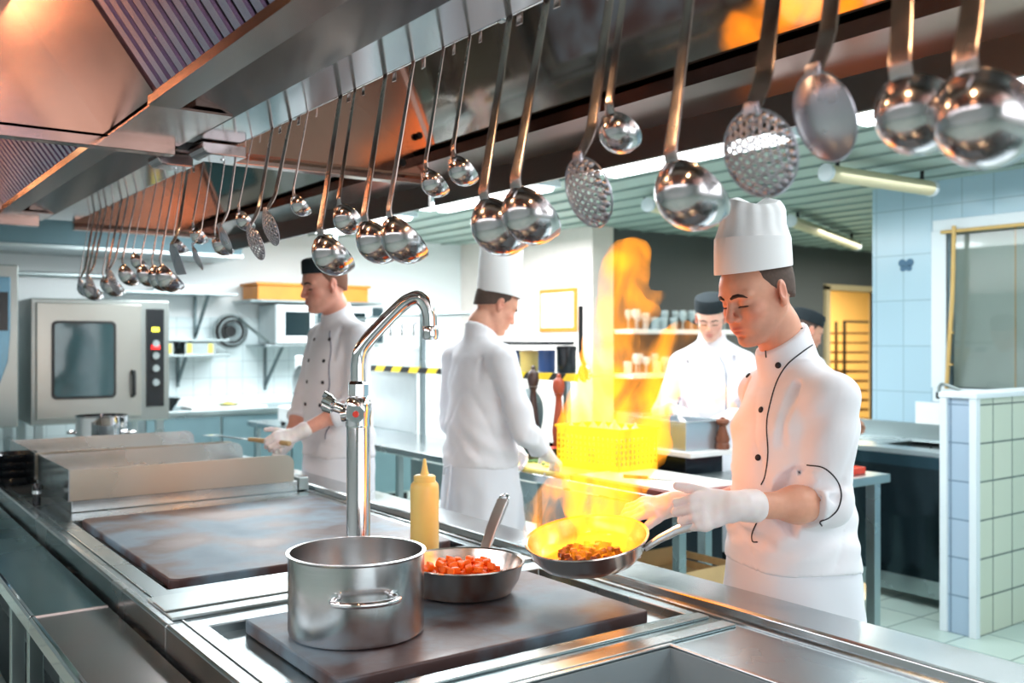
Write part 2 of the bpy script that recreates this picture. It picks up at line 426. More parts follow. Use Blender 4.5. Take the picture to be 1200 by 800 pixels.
def relax(P, Q, n=1, lam=0.5):
    for _ in range(n):
        S = np.zeros_like(P); C = np.zeros(len(P))
        for a in range(4):
            b = (a + 1) % 4
            np.add.at(S, Q[:, a], P[Q[:, b]]); np.add.at(C, Q[:, a], 1)
            np.add.at(S, Q[:, b], P[Q[:, a]]); np.add.at(C, Q[:, b], 1)
        P = P + lam * (S / np.maximum(C, 1)[:, None] - P)
    return P
def fobj(name, field, m, parent=None, rel=1, colf=None, label=None):
    P, Q = field.mesh(); P = relax(P, Q, rel)
    me = bpy.data.meshes.new(name)
    me.vertices.add(len(P)); me.vertices.foreach_set('co', P.astype(np.float32).ravel())
    me.loops.add(len(Q) * 4); me.loops.foreach_set('vertex_index', Q.astype(np.int32).ravel())
    me.polygons.add(len(Q)); me.polygons.foreach_set('loop_start', np.arange(0, len(Q) * 4, 4, dtype=np.int32))
    me.polygons.foreach_set('use_smooth', np.ones(len(Q), bool))
    me.update(calc_edges=True); me.validate()
    me.materials.append(m)
    if colf is not None:
        ca = me.color_attributes.new('tone', 'FLOAT_COLOR', 'POINT')
        c = np.ones((len(P), 4), np.float32); c[:, :3] = colf(P); ca.data.foreach_set('color', c.ravel())
    o = bpy.data.objects.new(name, me); COL.objects.link(o)
    if parent is not None: o.parent = parent
    if label: o['label'] = label
    return o, P, Q

# ================================================================== SETTING
struct('floor', B((-3.6, 14.2, -3.1, 10.2, -0.05, 0)), FLOOR)
bm = B((-3.6, 14.2, -3.1, 10.2, 2.56, 2.65))
struct('ceiling', bm, CEIL)
def ceiling_strips():
    bm = bmesh.new()
    x = 2.0
    while x < 10.8:
        box(bm, x, x + 0.012, -3.0, 8.6 if x < 5.5 else 6.5, 2.545, 2.562); x += 0.3
    return bm
struct('trim_1', ceiling_strips(), mat('ceiling_joint', (132, 152, 146), 0.5))
struct('wall_back', B((-3.6, 5.55, 8.6, 8.75, 0, 2.56)), WHITE)
struct('wall_back_tiles', B((-3.6, 4.2, 8.58, 8.6, 0, 1.75)), TILE_XZ).name = 'wall_back_splash'
struct('wall_left', B((-3.6, -3.5, -3.1, 8.75, 0, 2.56)), WHITE)
struct('wall_front', B((-3.6, 6.0, -3.1, -3.0, 0, 2.56)), WHITE)
struct('wall_pillar', B((5.55, 5.80, 6.45, 8.75, 0, 2.56)), mat('pillar_warm_lit', (238, 226, 220), 0.5))  # white pillar; the warm light on it is put into the colour
# far dark wall with doorway
struct('wall_far', B((5.80, 9.0, 6.5, 6.6, 0, 2.56), (9.0, 9.95, 6.5, 6.6, 2.1, 2.56), (9.95, 14.2, 6.5, 6.6, 0, 2.56)), DARKWALL)
struct('wall_side', B((14.1, 14.2, 3.7, 10.2, 0, 2.56)), DARKWALL)
struct('wall_corridor', B((5.95, 14.1, 3.70, 3.83, 0, 2.56)), DARKWALL)
struct('wall_store', B((8.0, 14.1, 8.9, 9.0, 0, 2.56), (8.0, 8.05, 6.6, 8.9, 0, 2.56)), WARMWALL)
area('store_room_light', (11.0, 7.5, 2.45), (0, 0, 0), (2.2, 1.2), 260, (1.0, 0.78, 0.45))
struct('door_1', B((8.93, 9.0, 6.46, 6.62, 0, 2.14), (9.95, 10.02, 6.46, 6.62, 0, 2.14), (8.93, 10.02, 6.46, 6.62, 2.1, 2.16)), mat('door_frame', (196, 178, 140), 0.5))
# right wall with window
wx = 5.8
WY0, WY1, WZ0, WZ1 = 1.55, 3.30, 1.235, 2.235
struct('wall_right', B((wx, wx + 0.15, -3.1, WY0, 0, 2.56), (wx, wx + 0.15, WY1, 3.83, 0, 2.56), (wx, wx + 0.15, WY0, WY1, 0, WZ0), (wx, wx + 0.15, WY0, WY1, WZ1, 2.56)), TILE_YZ)
bm = B((wx - 0.012, wx + 0.02, WY0 - 0.08, WY1 + 0.09, WZ0 - 0.09, WZ0), (wx - 0.012, wx + 0.02, WY0 - 0.08, WY1 + 0.09, WZ1, WZ1 + 0.07), (wx - 0.012, wx + 0.02, WY0 - 0.08, WY0, WZ0, WZ1), (wx - 0.012, wx + 0.02, WY1, WY1 + 0.10, WZ0, WZ1))
win = struct('window_1', bm, TRIMW, bevel=0.004)
wg = bpy.data.materials.new('window_glass'); wg.use_nodes = True; nt = wg.node_tree; nt.nodes.remove(nt.nodes['Principled BSDF'])
tr = nt.nodes.new('ShaderNodeBsdfTransparent'); gl = nt.nodes.new('ShaderNodeBsdfGlossy'); gl.inputs['Roughness'].default_value = 0.03; tr.inputs[0].default_value = (0.975, 0.985, 0.985, 1)
fr = nt.nodes.new('ShaderNodeFresnel'); fr.inputs['IOR'].default_value = 1.5; mx = nt.nodes.new('ShaderNodeMixShader')
nt.links.new(fr.outputs[0], mx.inputs[0]); nt.links.new(tr.outputs[0], mx.inputs[1]); nt.links.new(gl.outputs[0], mx.inputs[2]); nt.links.new(mx.outputs[0], nt.nodes['Material Output'].inputs['Surface'])
obj('window_pane', B((wx + 0.035, wx + 0.041, WY0, WY1, WZ0, WZ1)), wg, win)
bm = bmesh.new()
nsl = 70
for i in range(nsl):
    z = WZ0 + 0.01 + (WZ1 - WZ0 - 0.02) * i / nsl
    prism(bm, [(wx + 0.062, z), (wx + 0.067, z + 0.0145), (wx + 0.068, z + 0.0145), (wx + 0.064, z - 0.002)], 'Y', WY0 + 0.01, WY1 - 0.01)
bl = obj('blind', bm, BLIND, win); bl['kind'] = 'stuff'
obj('blind_backing', B((wx + 0.1, wx + 0.104, WY0, WY1, WZ0, WZ1)), mat('pale_blind_backing', (176, 198, 192), 0.7), win)  # pale sheet, lightened to brighten the gaps between the slats
bm = bmesh.new()
for yy in (WY0 + 0.35, WY0 + 1.35): tube(bm, [(wx + 0.062, yy, WZ0), (wx + 0.062, yy, WZ1)], 0.004, 6)
obj('blind_cord', bm, BAMBOO, win)
p = thing('bamboo_pole', 'thin bamboo pole leaning upright along the window\'s left edge', 'pole', (wx - 0.04, WY1 - 0.06, WZ0 + 0.0))
bm = bmesh.new(); tube(bm, smooth_path([(0.02, 0.05, 0.0), (0, 0.02, 0.3), (0, 0, 0.6), (0, -0.01, 1.02)]), 0.013, 8)
for k in range(5): lathe(bm, [(0.0135, -0.006), (0.0165, 0), (0.0135, 0.006)], 8, T(0, 0.01 * (2 - k) / 2, 0.15 + 0.2 * k))
obj('cane', bm, BAMBOO, p, smooth=True)
bm = bmesh.new(); tube(bm, [(wx - 0.03, WY0 - 0.05, WZ1 - 0.012), (wx - 0.03, WY1 + 0.02, WZ1 - 0.012)], 0.012, 8)
tag(obj('curtain_rail', bm, BAMBOO, smooth=True), 'bamboo rail running along the top of the blue tiled wall\'s window', 'rail')
bm = bmesh.new()
for s in (-1, 1):
    for (u, v, r) in ((0.028, 0.018, 0.026), (0.022, -0.018, 0.02)):
        lathe(bm, [(r, 0), (r, 0.004)], 14, T(wx, 3.58 + s * u, 2.03 + v) @ R(-90, 'Y'))
box(bm, wx - 0.006, wx - 0.0, 3.576, 3.584, 2.0, 2.06)
tag(obj('butterfly_sticker', bm, mat('sticker_blue', (70, 110, 140), 0.5)), 'small blue butterfly sticker on the pale blue tiled wall', 'sticker')
# half wall of tiles
bm = bmesh.new(); box(bm, 4.82, 6.2, 2.59, 2.76, 0, 1.235)
o = struct('wall_partition', bm, TILE_HX)
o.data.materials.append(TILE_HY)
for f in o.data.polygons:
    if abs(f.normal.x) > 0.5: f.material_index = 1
struct('trim_2', B((4.805, 4.845, 2.575, 2.615, 0, 1.25), (4.805, 4.845, 2.735, 2.775, 0, 1.25), (4.80, 5.8, 2.57, 2.78, 1.235, 1.262)), TRIMW, bevel=0.003)

# ceiling light fixtures
def ceiling_light(x, y, label, rz=0):
    t = thing('ceiling_light', label, 'ceiling light', (x, y, 2.56), rz, 'fluorescent ceiling lights')
    obj('housing', B((-0.17, 0.17, -0.66, 0.66, -0.05, -0.002)), TRIMW, t, bevel=0.004)
    bm = bmesh.new()
    for s in (-0.08, 0.08): prism(bm, [(s - 0.06, -0.05), (s - 0.045, -0.075), (s + 0.045, -0.075), (s + 0.06, -0.05)], 'Y', -0.62, 0.62)
    obj('diffuser', bm, LAMP, t)
for x, y, l in ((3.65, 1.9, 'lit fluorescent ceiling light near the blue tiled wall at right'), (3.65, 3.55, 'lit fluorescent ceiling light above the woman in the black cap'), (3.65, 5.4, 'lit fluorescent ceiling light above the chef with his back turned'), (3.65, 7.2, 'farthest lit fluorescent ceiling light by the white back wall'), (2.4, 5.6, 'lit fluorescent ceiling light seen just past the hood edge')):
    ceiling_light(x, y, l)
def dead_lamp(x, y, rz, L, label):
    t = thing('tube_lamp', label, 'lamp', (x, y, 2.56), rz, 'unlit tube lamps under the ceiling')
    bm = bmesh.new(); tube(bm, [(0, -L / 2, -0.10), (0, L / 2, -0.10)], 0.045, 14)
    obj('casing', bm, CREAM, t, smooth=True)
    bm = bmesh.new()
    for s in (-1, 1): tube(bm, [(0, s * L * 0.42, -0.06), (0, s * L * 0.42, 0)], 0.012, 8)
    tube(bm, [(0.04, -L / 2, -0.05), (0.04, L / 2, -0.05)], 0.008, 6)
    obj('bracket', bm, DARK, t)
    for s in (-1, 1):
        bm = bmesh.new(); lathe(bm, [(0.047, 0), (0.05, 0.01), (0.05, 0.03), (0.03, 0.04)], 14, T(0, s * L / 2, -0.10) @ R(-90 * s, 'X'))
        obj('end_cap', bm, TRIMW, t, smooth=True)
dead_lamp(4.98, 3.23, 88, 0.95, 'cream tube lamp casing hung in front of the blue tiled wall')
dead_lamp(5.3, 4.95, 107, 1.5, 'cream tube lamp casing before the dark far wall, above the woman')
dead_lamp(7.1, 5.13, 112, 2.2, 'farthest cream tube lamp casing, near the yellow doorway')

# ================================================================== COOKING ISLAND
def slab(bm, xs, ys, z0, z1, holes):
    """flat top with rectangular openings"""
    xs = sorted(set(xs + [h[i] for h in holes for i in (0, 1)])); ys = sorted(set(ys + [h[i] for h in holes for i in (2, 3)]))
    V = {}
    def vv(i, j, z):
        if (i, j, z) not in V: V[(i, j, z)] = bm.verts.new((xs[i], ys[j], z))
        return V[(i, j, z)]
    def solid(i, j):
        if i < 0 or j < 0 or i >= len(xs) - 1 or j >= len(ys) - 1: return False
        cx, cy = (xs[i] + xs[i + 1]) / 2, (ys[j] + ys[j + 1]) / 2
        return not any(h[0] < cx < h[1] and h[2] < cy < h[3] for h in holes)
    for i in range(len(xs) - 1):
        for j in range(len(ys) - 1):
            if not solid(i, j): continue
            bm.faces.new([vv(i, j, z1), vv(i + 1, j, z1), vv(i + 1, j + 1, z1), vv(i, j + 1, z1)])
            bm.faces.new([vv(i, j, z0), vv(i, j + 1, z0), vv(i + 1, j + 1, z0), vv(i + 1, j, z0)])
            for di, dj, a, b in ((-1, 0, (i, j), (i, j + 1)), (1, 0, (i + 1, j), (i + 1, j + 1)), (0, -1, (i, j), (i + 1, j)), (0, 1, (i, j + 1), (i + 1, j + 1))):
                if not solid(i + di, j + dj): bm.faces.new([vv(*a, z0), vv(*b, z0), vv(*b, z1), vv(*a, z1)])
CX0, CX1, CY0, CY1 = 0.625, 1.84, -0.4, 6.1
isl = thing('cooking_island', 'long stainless steel cooking island across the foreground under the hood', 'cooking island', (1.23, 2.8, 0))
H1 = (0.715, 1.62, 2.48, 3.62); H2 = (0.70, 1.62, 1.56, 2.11); H3 = (0.93, 1.42, 0.72, 1.405); H4 = (0.72, 1.62, 5.2, 5.8)
bm = bmesh.new(); slab(bm, [CX0, 1.69], [CY0, CY1], 0.868, 0.9, [H1, H2, H3])
obj('worktop', bm, mat('worktop_steel', (160, 172, 176), 0.27, 1.0, scale=3, var=0.14, rvar=0.08, bump=0.12, bscale=6, bstretch=(8, 1, 1), bdist=0.002), isl, bevel=0.003, world=True)
bm = bmesh.new()
for h in (H1, H2):
    box(bm, h[0] - 0.01, h[1] + 0.01, h[2] - 0.01, h[3] + 0.01, 0.872, 0.879)
obj('well_floor', bm, STEELB, isl, world=True)
bm = bmesh.new()   # raised ledge along the cook's side
prism(bm, [(1.688, 0.90), (1.692, 0.918), (1.70, 0.922), (1.835, 0.922), (CX1, 0.917), (CX1, 0.86), (1.688, 0.86)], 'Y', CY0, CY1)
obj('ledge', bm, STEELY, isl, bevel=0.002, world=True)
bm = B((1.655, 1.667, CY0, CY1, 0.9005, 0.904), (0.66, 0.664, CY0, CY1, 0.9005, 0.903))
obj('seam_strip', bm, STEELY, isl, world=True)
bm = bmesh.new()   # side rim
prism(bm, [(0.612, 0.80), (0.612, 0.905), (0.617, 0.91), (0.632, 0.91), (0.636, 0.90), (0.636, 0.80)], 'Y', CY0, 2.135)
prism(bm, [(0.612, 0.80), (0.612, 0.905), (0.617, 0.91), (0.632, 0.91), (0.636, 0.90), (0.636, 0.80)], 'Y', 2.14, CY1)
obj('side_rim', bm, STEELY, isl, bevel=0.0015, world=True)
for q_ in ((0.64, 1.66, 2.19, 2.40, 0.9, 0.908), (0.64, 1.66, 2.245, 2.34, 0.908, 0.912), (0.70, 1.64, 1.42, 1.46, 0.9, 0.906), (0.70, 1.64, 1.50, 1.535, 0.9, 0.906)):
    obj('cross_strip', B(q_), mat('strip_steel', (176, 186, 188), 0.3, 1.0, scale=3, var=0.12, rvar=0.06), isl, bevel=0.002, world=True)
bm = B((0.665, 1.80, CY0 + 0.02, CY1 - 0.02, 0.12, 0.55), (0.665, 0.69, CY0 + 0.02, CY1 - 0.02, 0.55, 0.868), (1.78, 1.80, CY0 + 0.02, CY1 - 0.02, 0.55, 0.868), (0.69, 1.78, 2.2, 2.4, 0.55, 0.868), (0.69, 1.78, CY0 + 0.02, CY0 + 0.05, 0.55, 0.868), (0.69, 1.78, CY1 - 0.05, CY1 - 0.02, 0.55, 0.868))
obj('body', bm, STEELB, isl, bevel=0.003, world=True)
bm = B((0.70, 1.76, CY0 + 0.1, CY1 - 0.1, 0.0, 0.12)); obj('plinth', bm, DARK, isl, world=True)
# sink basin
bm = bmesh.new()
x0, x1, y0, y1 = H3; 
for a in [(x0 + .001, x0 + 0.004, y0, y1, 0.70, 0.8995), (x1 - .004, x1 - 0.001, y0, y1, 0.70, 0.8995), (x0 + .004, x1 - .004, y0 + 0.001, y0 + .004, 0.70, 0.8995), (x0 + .004, x1 - .004, y1 - .004, y1 - 0.001, 0.70, 0.8995), (x0, x1, y0, y1, 0.69, 0.70)]: box(bm, *a)
obj('sink_basin', bm, mat('basin_steel', (150, 162, 168), 0.35, 0.25, var=0.08), isl, world=True)
bm = bmesh.new(); slab(bm, [x0 - 0.012, x1 + 0.012], [y0 - 0.012, y1 + 0.012], 0.9, 0.905, [H3]); obj('sink_rim', bm, STEELY, isl, bevel=0.002, world=True)
# hot plates
def plate(x0, x1, y0, y1, z0, z1, r):
    bm = bmesh.new(); pts = []
    for cx, cy, a0 in ((x1 - r, y1 - r, 0), (x0 + r, y1 - r, 90), (x0 + r, y0 + r, 180), (x1 - r, y0 + r, 270)):
        for k in range(6):
            a = math.radians(a0 + 18 * k); pts.append((cx + r * math.cos(a), cy + r * math.sin(a)))
    prism(bm, pts, 'Z', z0, z1); return bm
obj('hot_plate', plate(0.735, 1.60, 2.52, 3.58, 0.882, 0.912, 0.03), IRON, isl, bevel=0.004, world=True, label='dark cast iron hot plate, empty')
obj('hot_plate', plate(0.765, 1.545, 1.595, 2.075, 0.882, 0.912, 0.012), IRON, isl, bevel=0.004, world=True, label='dark cast iron hot plate carrying the pot')
bm = B((0.722, 0.729, 2.55, 3.3, 0.88, 0.896)); obj('plate_slot', bm, DARK, isl, world=True)

# lower pass shelf along the near side
shf = thing('service_shelf', 'long low stainless shelf with drawers along the near side of the island', 'shelf', (0.51, 2.4, 0))
obj('top', B((0.428, 0.60, 2.605, 6.0, 0.835, 0.85)), mat('shelf_top', (112, 148, 154), 0.24, 1.0, scale=2, var=0.15, rvar=0.08), shf, bevel=0.002, world=True, label='bluish steel shelf top section')
obj('top', B((0.428, 0.60, -0.4, 2.60, 0.835, 0.85)), mat('shelf_top_hood_tint', (160, 150, 148), 0.26, 1.0, scale=2, var=0.12, rvar=0.08), shf, bevel=0.002, world=True, label='steel shelf top section tinted brownish grey like a hood reflection')  # brown-grey reflection of the hood is put into this steel's colour
bm = bmesh.new()
prism(bm, [(0.415, 0.812), (0.415, 0.846), (0.420, 0.853), (0.430, 0.853), (0.430, 0.812)], 'Y', 2.606, 6.0)
prism(bm, [(0.415, 0.812), (0.415, 0.846), (0.420, 0.853), (0.430, 0.853), (0.430, 0.812)], 'Y', -0.4, 2.598)
obj('front_rail', bm, CHROME, shf, bevel=0.002, world=True)
obj('cross_seam', B((0.428, 0.60, 2.598, 2.606, 0.845, 0.853)), HANDLE, shf, world=True)
bm = bmesh.new()
for y in (1.7, 2.30, 2.72, 3.0, 3.5, 4.0, 4.5, 5.0): box(bm, 0.435, 0.47, y, y + 0.035, 0.0, 0.835)
box(bm, 0.58, 0.60, -0.4, 6.0, 0.0, 0.835); box(bm, 0.44, 0.46, -0.4, 6.0, 0.45, 0.49); box(bm, 0.44, 0.46, -0.4, 6.0, 0.06, 0.10)
obj('frame', bm, STEELB, shf, bevel=0.002, world=True)
obj('inner_deck', B((0.46, 0.58, -0.4, 6.0, 0.47, 0.485)), BLACKM, shf, world=True)
d = obj('drawer', B((0.432, 0.57, 1.745, 2.29, 0.55, 0.81)), STEELB, shf, bevel=0.003, world=True)
bm = bmesh.new()
tube(bm, smooth_path([(0.432, 2.20, 0.74), (0.405, 2.20, 0.74), (0.40, 2.17, 0.74), (0.40, 1.90, 0.74), (0.405, 1.87, 0.74), (0.432, 1.87, 0.74)]), 0.008, 8)
h = obj('handle', bm, CHROME, d, smooth=True)
bm = B((0.47, 0.56, 2.42, 2.62, 0.486, 0.80)); 
g = obj('gap_bracket', B((0.600, 0.612, 2.30, 2.42, 0.80, 0.835), (0.600, 0.612, 3.1, 3.2, 0.80, 0.835), (0.600, 0.612, 1.75, 1.85, 0.80, 0.835)), DARK, shf, world=True)
bm.free()

# griddles with three sided splash guards
def griddle(y0, y1, label, idx):
    t = thing('griddle', label, 'griddle', (1.2, (y0 + y1) / 2, 0.9), 0, 'steel griddles with splash guards')
    x0, x1 = 0.735, 1.60
    obj('base', B((x0 + 0.012, x1 + 0.03, y0 + 0.03, y1 - 0.02, 0.9, 0.945)), STEEL, t, bevel=0.003, world=True)
    obj('cooking_plate', B((x0 + 0.012, x1, y0 + 0.008, y1 - 0.008, 0.945, 0.985)), mat('griddle_plate', (150, 146, 140), 0.25, 0.9, scale=3, rgb2=(116, 96, 78)), t, bevel=0.002, world=True)
    obj('drip_box', B((x1 + 0.03, x1 + 0.075, y0 + 0.02, y1 - 0.2, 0.905, 0.958)), STEELB, t, bevel=0.003, world=True)
    def guard(y, t_):
        pts = [(x0, 0.948), (x1 - 0.0, 0.948), (x1 - 0.0, 1.035)]
        for k in range(6):
            a = math.radians(k * 18); pts.append((x1 - 0.04 + 0.04 * math.cos(a), 1.02 + 0.04 * math.sin(a)))
        pts.append((x0, 1.06))
        bm = bmesh.new(); prism(bm, pts, 'Y', y, y + t_); return bm
    g = obj('splash_guard', guard(y0, 0.004), mat('guard_steel', (206, 202, 196), 0.28, 1.0, scale=1.6, rgb2=(182, 166, 142), rvar=0.04), t, world=True)
    obj('splash_guard', guard(y1 - 0.004, 0.004), STEEL, t, world=True)
    obj('splash_guard', B((x0 - 0.004, x0, y0, y1, 0.948, 1.062)), STEELY, t, world=True)
griddle(3.76, 4.36, 'nearer stainless griddle with tall splash guards behind the empty hot plate', 0)
griddle(4.44, 5.08, 'farther stainless griddle with splash guards, below the left chef\'s gloved hand', 1)
p = thing('pepper_shaker', 'small steel shaker standing on the island rim beside the splash guards', 'shaker', (0.675, 4.05, 0.9))
bm = bmesh.new(); lathe(bm, [(0.014, 0), (0.014, 0.05), (0.016, 0.052), (0.016, 0.075), (0.01, 0.085), (0, 0.087)], 14); obj('body', bm, BLACKM, p, smooth=True)
bm = bmesh.new(); lathe(bm, [(0.017, 0.045), (0.017, 0.058)], 14); obj('collar', bm, CHROME, p, smooth=True)
# far end of the island: small pot and stacked pans
def pot(name, label, loc, r, h, m, handles=2, hz=0.6, group=None, rz=0, handle_w=0.32):
    t = thing(name, label, 'pot', loc, rz)
    bm = bmesh.new(); w_ = 0.0035
    prof = [(0, 0), (r * 0.94, 0), (r * 0.985, 0.004), (r, 0.012), (r, h - 0.006), (r + 0.004, h - 0.002), (r + 0.004, h), (r - w_, h), (r - w_, 0.014), (r * 0.95, 0.006), (0, 0.005)]
    lathe(bm, prof, 64, cap=False); obj('body', bm, m, t, smooth=True)
    for s in range(handles):
        bm = bmesh.new(); a = s * PI; wd = handle_w
        pts = []
        for k, (da, dr) in enumerate(((-wd, -0.002), (-wd * 0.98, 0.022), (-wd * 0.8, 0.034), (-wd * 0.4, 0.041), (0, 0.043), (wd * 0.4, 0.041), (wd * 0.8, 0.034), (wd * 0.98, 0.022), (wd, -0.002))):
            pts.append(((r + dr) * math.cos(a + da), (r + dr) * math.sin(a + da), h * hz))
        tube(bm, smooth_path(pts, 4), 0.0065, 10)
        for da in (-wd, wd):
            q = a + da
            lathe(bm, [(0.0, 0), (0.013, 0), (0.013, 0.003), (0.0, 0.005)], 14, T(r * math.cos(q), r * math.sin(q), h * hz) @ Matrix.Rotation(q, 4, 'Z') @ R(90, 'Y'))
        obj('handle', bm, CHROME, t, smooth=True)
    return t
pot('saucepan', 'small shiny two-handled steel pot standing behind the griddles', (1.22, 5.42, 0.912), 0.13, 0.225, CHROME, rz=-30)
obj_ = None
bm = B((0.72, 1.62, 5.2, 5.85, 0.9, 0.912)); obj('rear_burner_plate', bm, BLACKM, isl, world=True)
for i in range(4):
    t = thing('black_pan', ['lowest', 'second', 'third', 'topmost'][i] + ' black pan of the stack at the far left island end', 'pan', (0.70, 4.72, 0.902 + 0.034 * i), 15 * i, 'stacked black pans')
    bm = bmesh.new(); lathe(bm, [(0, 0), (0.07, 0), (0.092, 0.033), (0.089, 0.034), (0.068, 0.004), (0, 0.003)], 28, cap=False); obj('dish', bm, BLACKM, t, smooth=True)
    bm = bmesh.new(); tube(bm, [(-0.09, 0, 0.028), (-0.12, 0, 0.033), (-0.18, 0, 0.036)], 0.007, 8); obj('handle', bm, BLACKM, t, smooth=True)

# stock pot
pot('stock_pot', 'large brushed steel stock pot with loop handles on the near hot plate', (0.93, 1.852, 0.912), 0.144, 0.172, POT, hz=0.60, rz=-110, handle_w=0.42)
# frying pans
def frying_pan(name, label, loc, rot, hang, m, r=0.146, depth=0.062, hl=0.20, rise=0.55):
    t = thing(name, label, 'frying pan', loc, rot=rot)
    bm = bmesh.new()
    lathe(bm, [(0, 0), (r * 0.66, 0), (r * 0.80, 0.007), (r * 0.92, depth * 0.45), (r * 0.985, depth * 0.9), (r + 0.004, depth), (r + 0.003, depth + 0.003), (r - 0.003, depth), (r * 0.95, depth * 0.85), (r * 0.885, depth * 0.48), (r * 0.77, 0.011), (r * 0.64, 0.004), (0, 0.004)], 64, cap=False)
    obj('dish', bm, m, t, smooth=True)
    a = math.radians(hang); ca, sa = math.cos(a), math.sin(a)
    bm = bmesh.new(); pts = []; rr = []
    for s, zz, q in ((0.0, depth * 0.60, 0.8), (0.014, depth * 0.76, 0.95), (0.035, depth * .98, 1.05), (0.08, depth + 0.012 + 0.035 * rise, 1.2), (0.13, depth + 0.014 + 0.085 * rise, 1.3), (hl, depth + 0.014 + (hl - 0.045) * rise, 1.3)):
        pts.append(((r * 0.965 + s) * ca, (r * 0.965 + s) * sa, zz)); rr.append(q)
    tube(bm, pts, rr, 16, flat=(0.0125, 0.0072, (0, 0, 1)))
    h_ = obj('handle', bm, mat('pan_handle_steel', (226, 226, 228), 0.3, 0.9, var=0.04), t, smooth=True)
    e = pts[-1]; bm = bmesh.new()
    c = Vector(e) + Vector((ca, sa, rise)).normalized() * 0.012
    ax_ = Vector((ca, sa, rise)).normalized(); side = Vector((-sa, ca, 0)); 
    tube(bm, [c + (ax_ * math.cos(q) * 0.017 + side * math.sin(q) * 0.0115) for q in [2 * PI * i / 16 for i in range(16)]], 0.0042, 8, closed=True)
    obj('hanging_loop', bm, CHROME, h_, smooth=True)
    bm = bmesh.new()
    for dz in (0.36, 0.66):
        for da in (-0.09, 0.09):
            q = a + da; rr_ = r * (0.875 if dz < .5 else 0.935)
            lathe(bm, [(0.0, 0.004), (0.005, 0.002), (0.0055, -0.002)], 10, T(rr_ * math.cos(q), rr_ * math.sin(q), depth * dz) @ Matrix.Rotation(q, 4, 'Z') @ R(-90, 'Y'))
    obj('rivet', bm, CHROME, t, smooth=True)
    return t
pan_a = frying_pan('frying_pan', 'steel frying pan of diced carrots resting on the hot plate', (1.285, 1.975, 0.912), (0, 0, 0), 38, PAN, depth=0.078, hl=0.19, rise=0.55)
HP = Vector((1.50, 1.755, 1.0))       # held pan
GRIP = Vector((1.655, 1.535, 1.135))
pan_b = None
import mathutils
def tilt_towards(axis_vec, ang): return mathutils.Quaternion(Vector(axis_vec), math.radians(ang))
Vv = Vector((math.sin(math.radians(35.9)), math.cos(math.radians(35.9)), 0)); Rv = Vector((math.cos(math.radians(35.9)), -math.sin(math.radians(35.9)), 0))
q = tilt_towards(Rv, 9) @ tilt_towards(Vv, -6.5)
hang = math.degrees(math.atan2(GRIP.y - HP.y, GRIP.x - HP.x))
pan_b = frying_pan('frying_pan', 'tilted steel frying pan with flaming food held by the chef at right', HP, q.to_euler(), hang, PAN, depth=0.062, hl=0.148, rise=0.28)
QB = q.to_matrix().to_4x4()
def dice(n, label_fn, mat_, base, M, rmax, z0, size, group, name, layers):
    protos = []
    for k in range(4):
        bm = bmesh.new(); bmesh.ops.create_cube(bm, size=1)
        for v in bm.verts: v.co = Vector((v.co.x * size * random.uniform(0.8, 1.35), v.co.y * size * random.uniform(0.8, 1.1), v.co.z * size * random.uniform(0.75, 1.0))) + Vector([random.uniform(-1, 1) * size * 0.1 for _ in range(3)])
        bmesh.ops.bevel(bm, geom=bm.edges[:], offset=size * 0.12, segments=1, affect='EDGES')
        o = obj(name, bm, mat_, smooth=False); protos.append(o)
    made = 0; used = 0; placed = []
    while made < n and used < 9000:
        used += 1
        a = random.uniform(0, 2 * PI); rr = rmax * math.sqrt(random.random()); L = 0
        x, y = rr * math.cos(a), rr * math.sin(a)
        near = [p for p in placed if math.hypot(p[0] - x, p[1] - y) < size * 0.98]
        L = 0 if not near else max(p[2] for p in near) + 1
        if L >= layers - (1 if rr > rmax * 0.75 else 0) - (1 if rr > rmax * 0.9 else 0): continue
        placed.append((x, y, L))
        z = z0 + size * 0.5 + L * size * 0.78
        src = protos[made % 4]
        o = src if made < 4 else src.copy()
        if made >= 4: COL.objects.link(o)
        o.location = M @ Vector((x, y, z)); o.rotation_euler = (random.uniform(-.35, .35) * min(L, 1), random.uniform(-.35, .35) * min(L, 1), random.uniform(0, 6.28))
        tag(o, label_fn, None or base, group); made += 1
dice(170, 'diced orange carrot piece among the pile in the resting frying pan', CARROT, 'carrot piece', T(1.285 - 0.012, 1.975 - 0.0, 0.912), 0.104, 0.0055, 0.0178, 'diced carrots in the resting pan', 'carrot_piece', 5)
dice(60, 'browned food piece among the flaming pile in the held pan', MEAT, 'food piece', T(*HP) @ QB @ T(0.0, 0.0, 0), 0.092, 0.006, 0.015, 'browned pieces in the held pan', 'vegetable_piece', 2)

# squeeze bottle
t = thing('squeeze_bottle', 'pale yellow plastic squeeze bottle with pointed tip behind the pans', 'bottle', (1.385, 2.335, 0.912))
bm = bmesh.new(); lathe(bm, [(0, 0), (0.036, 0), (0.0405, 0.006), (0.0405, 0.205), (0.039, 0.215), (0.033, 0.222), (0, 0.222)], 32, cap=False); obj('body', bm, YEL, t, smooth=True)
bm = bmesh.new(); lathe(bm, [(0.030, 0.219), (0.031, 0.222), (0.031, 0.238), (0.026, 0.241), (0.013, 0.243), (0.0095, 0.252), (0.004, 0.285), (0.0025, 0.287), (0, 0.287)], 28); obj('nozzle_cap', bm, YEL, t, smooth=True)

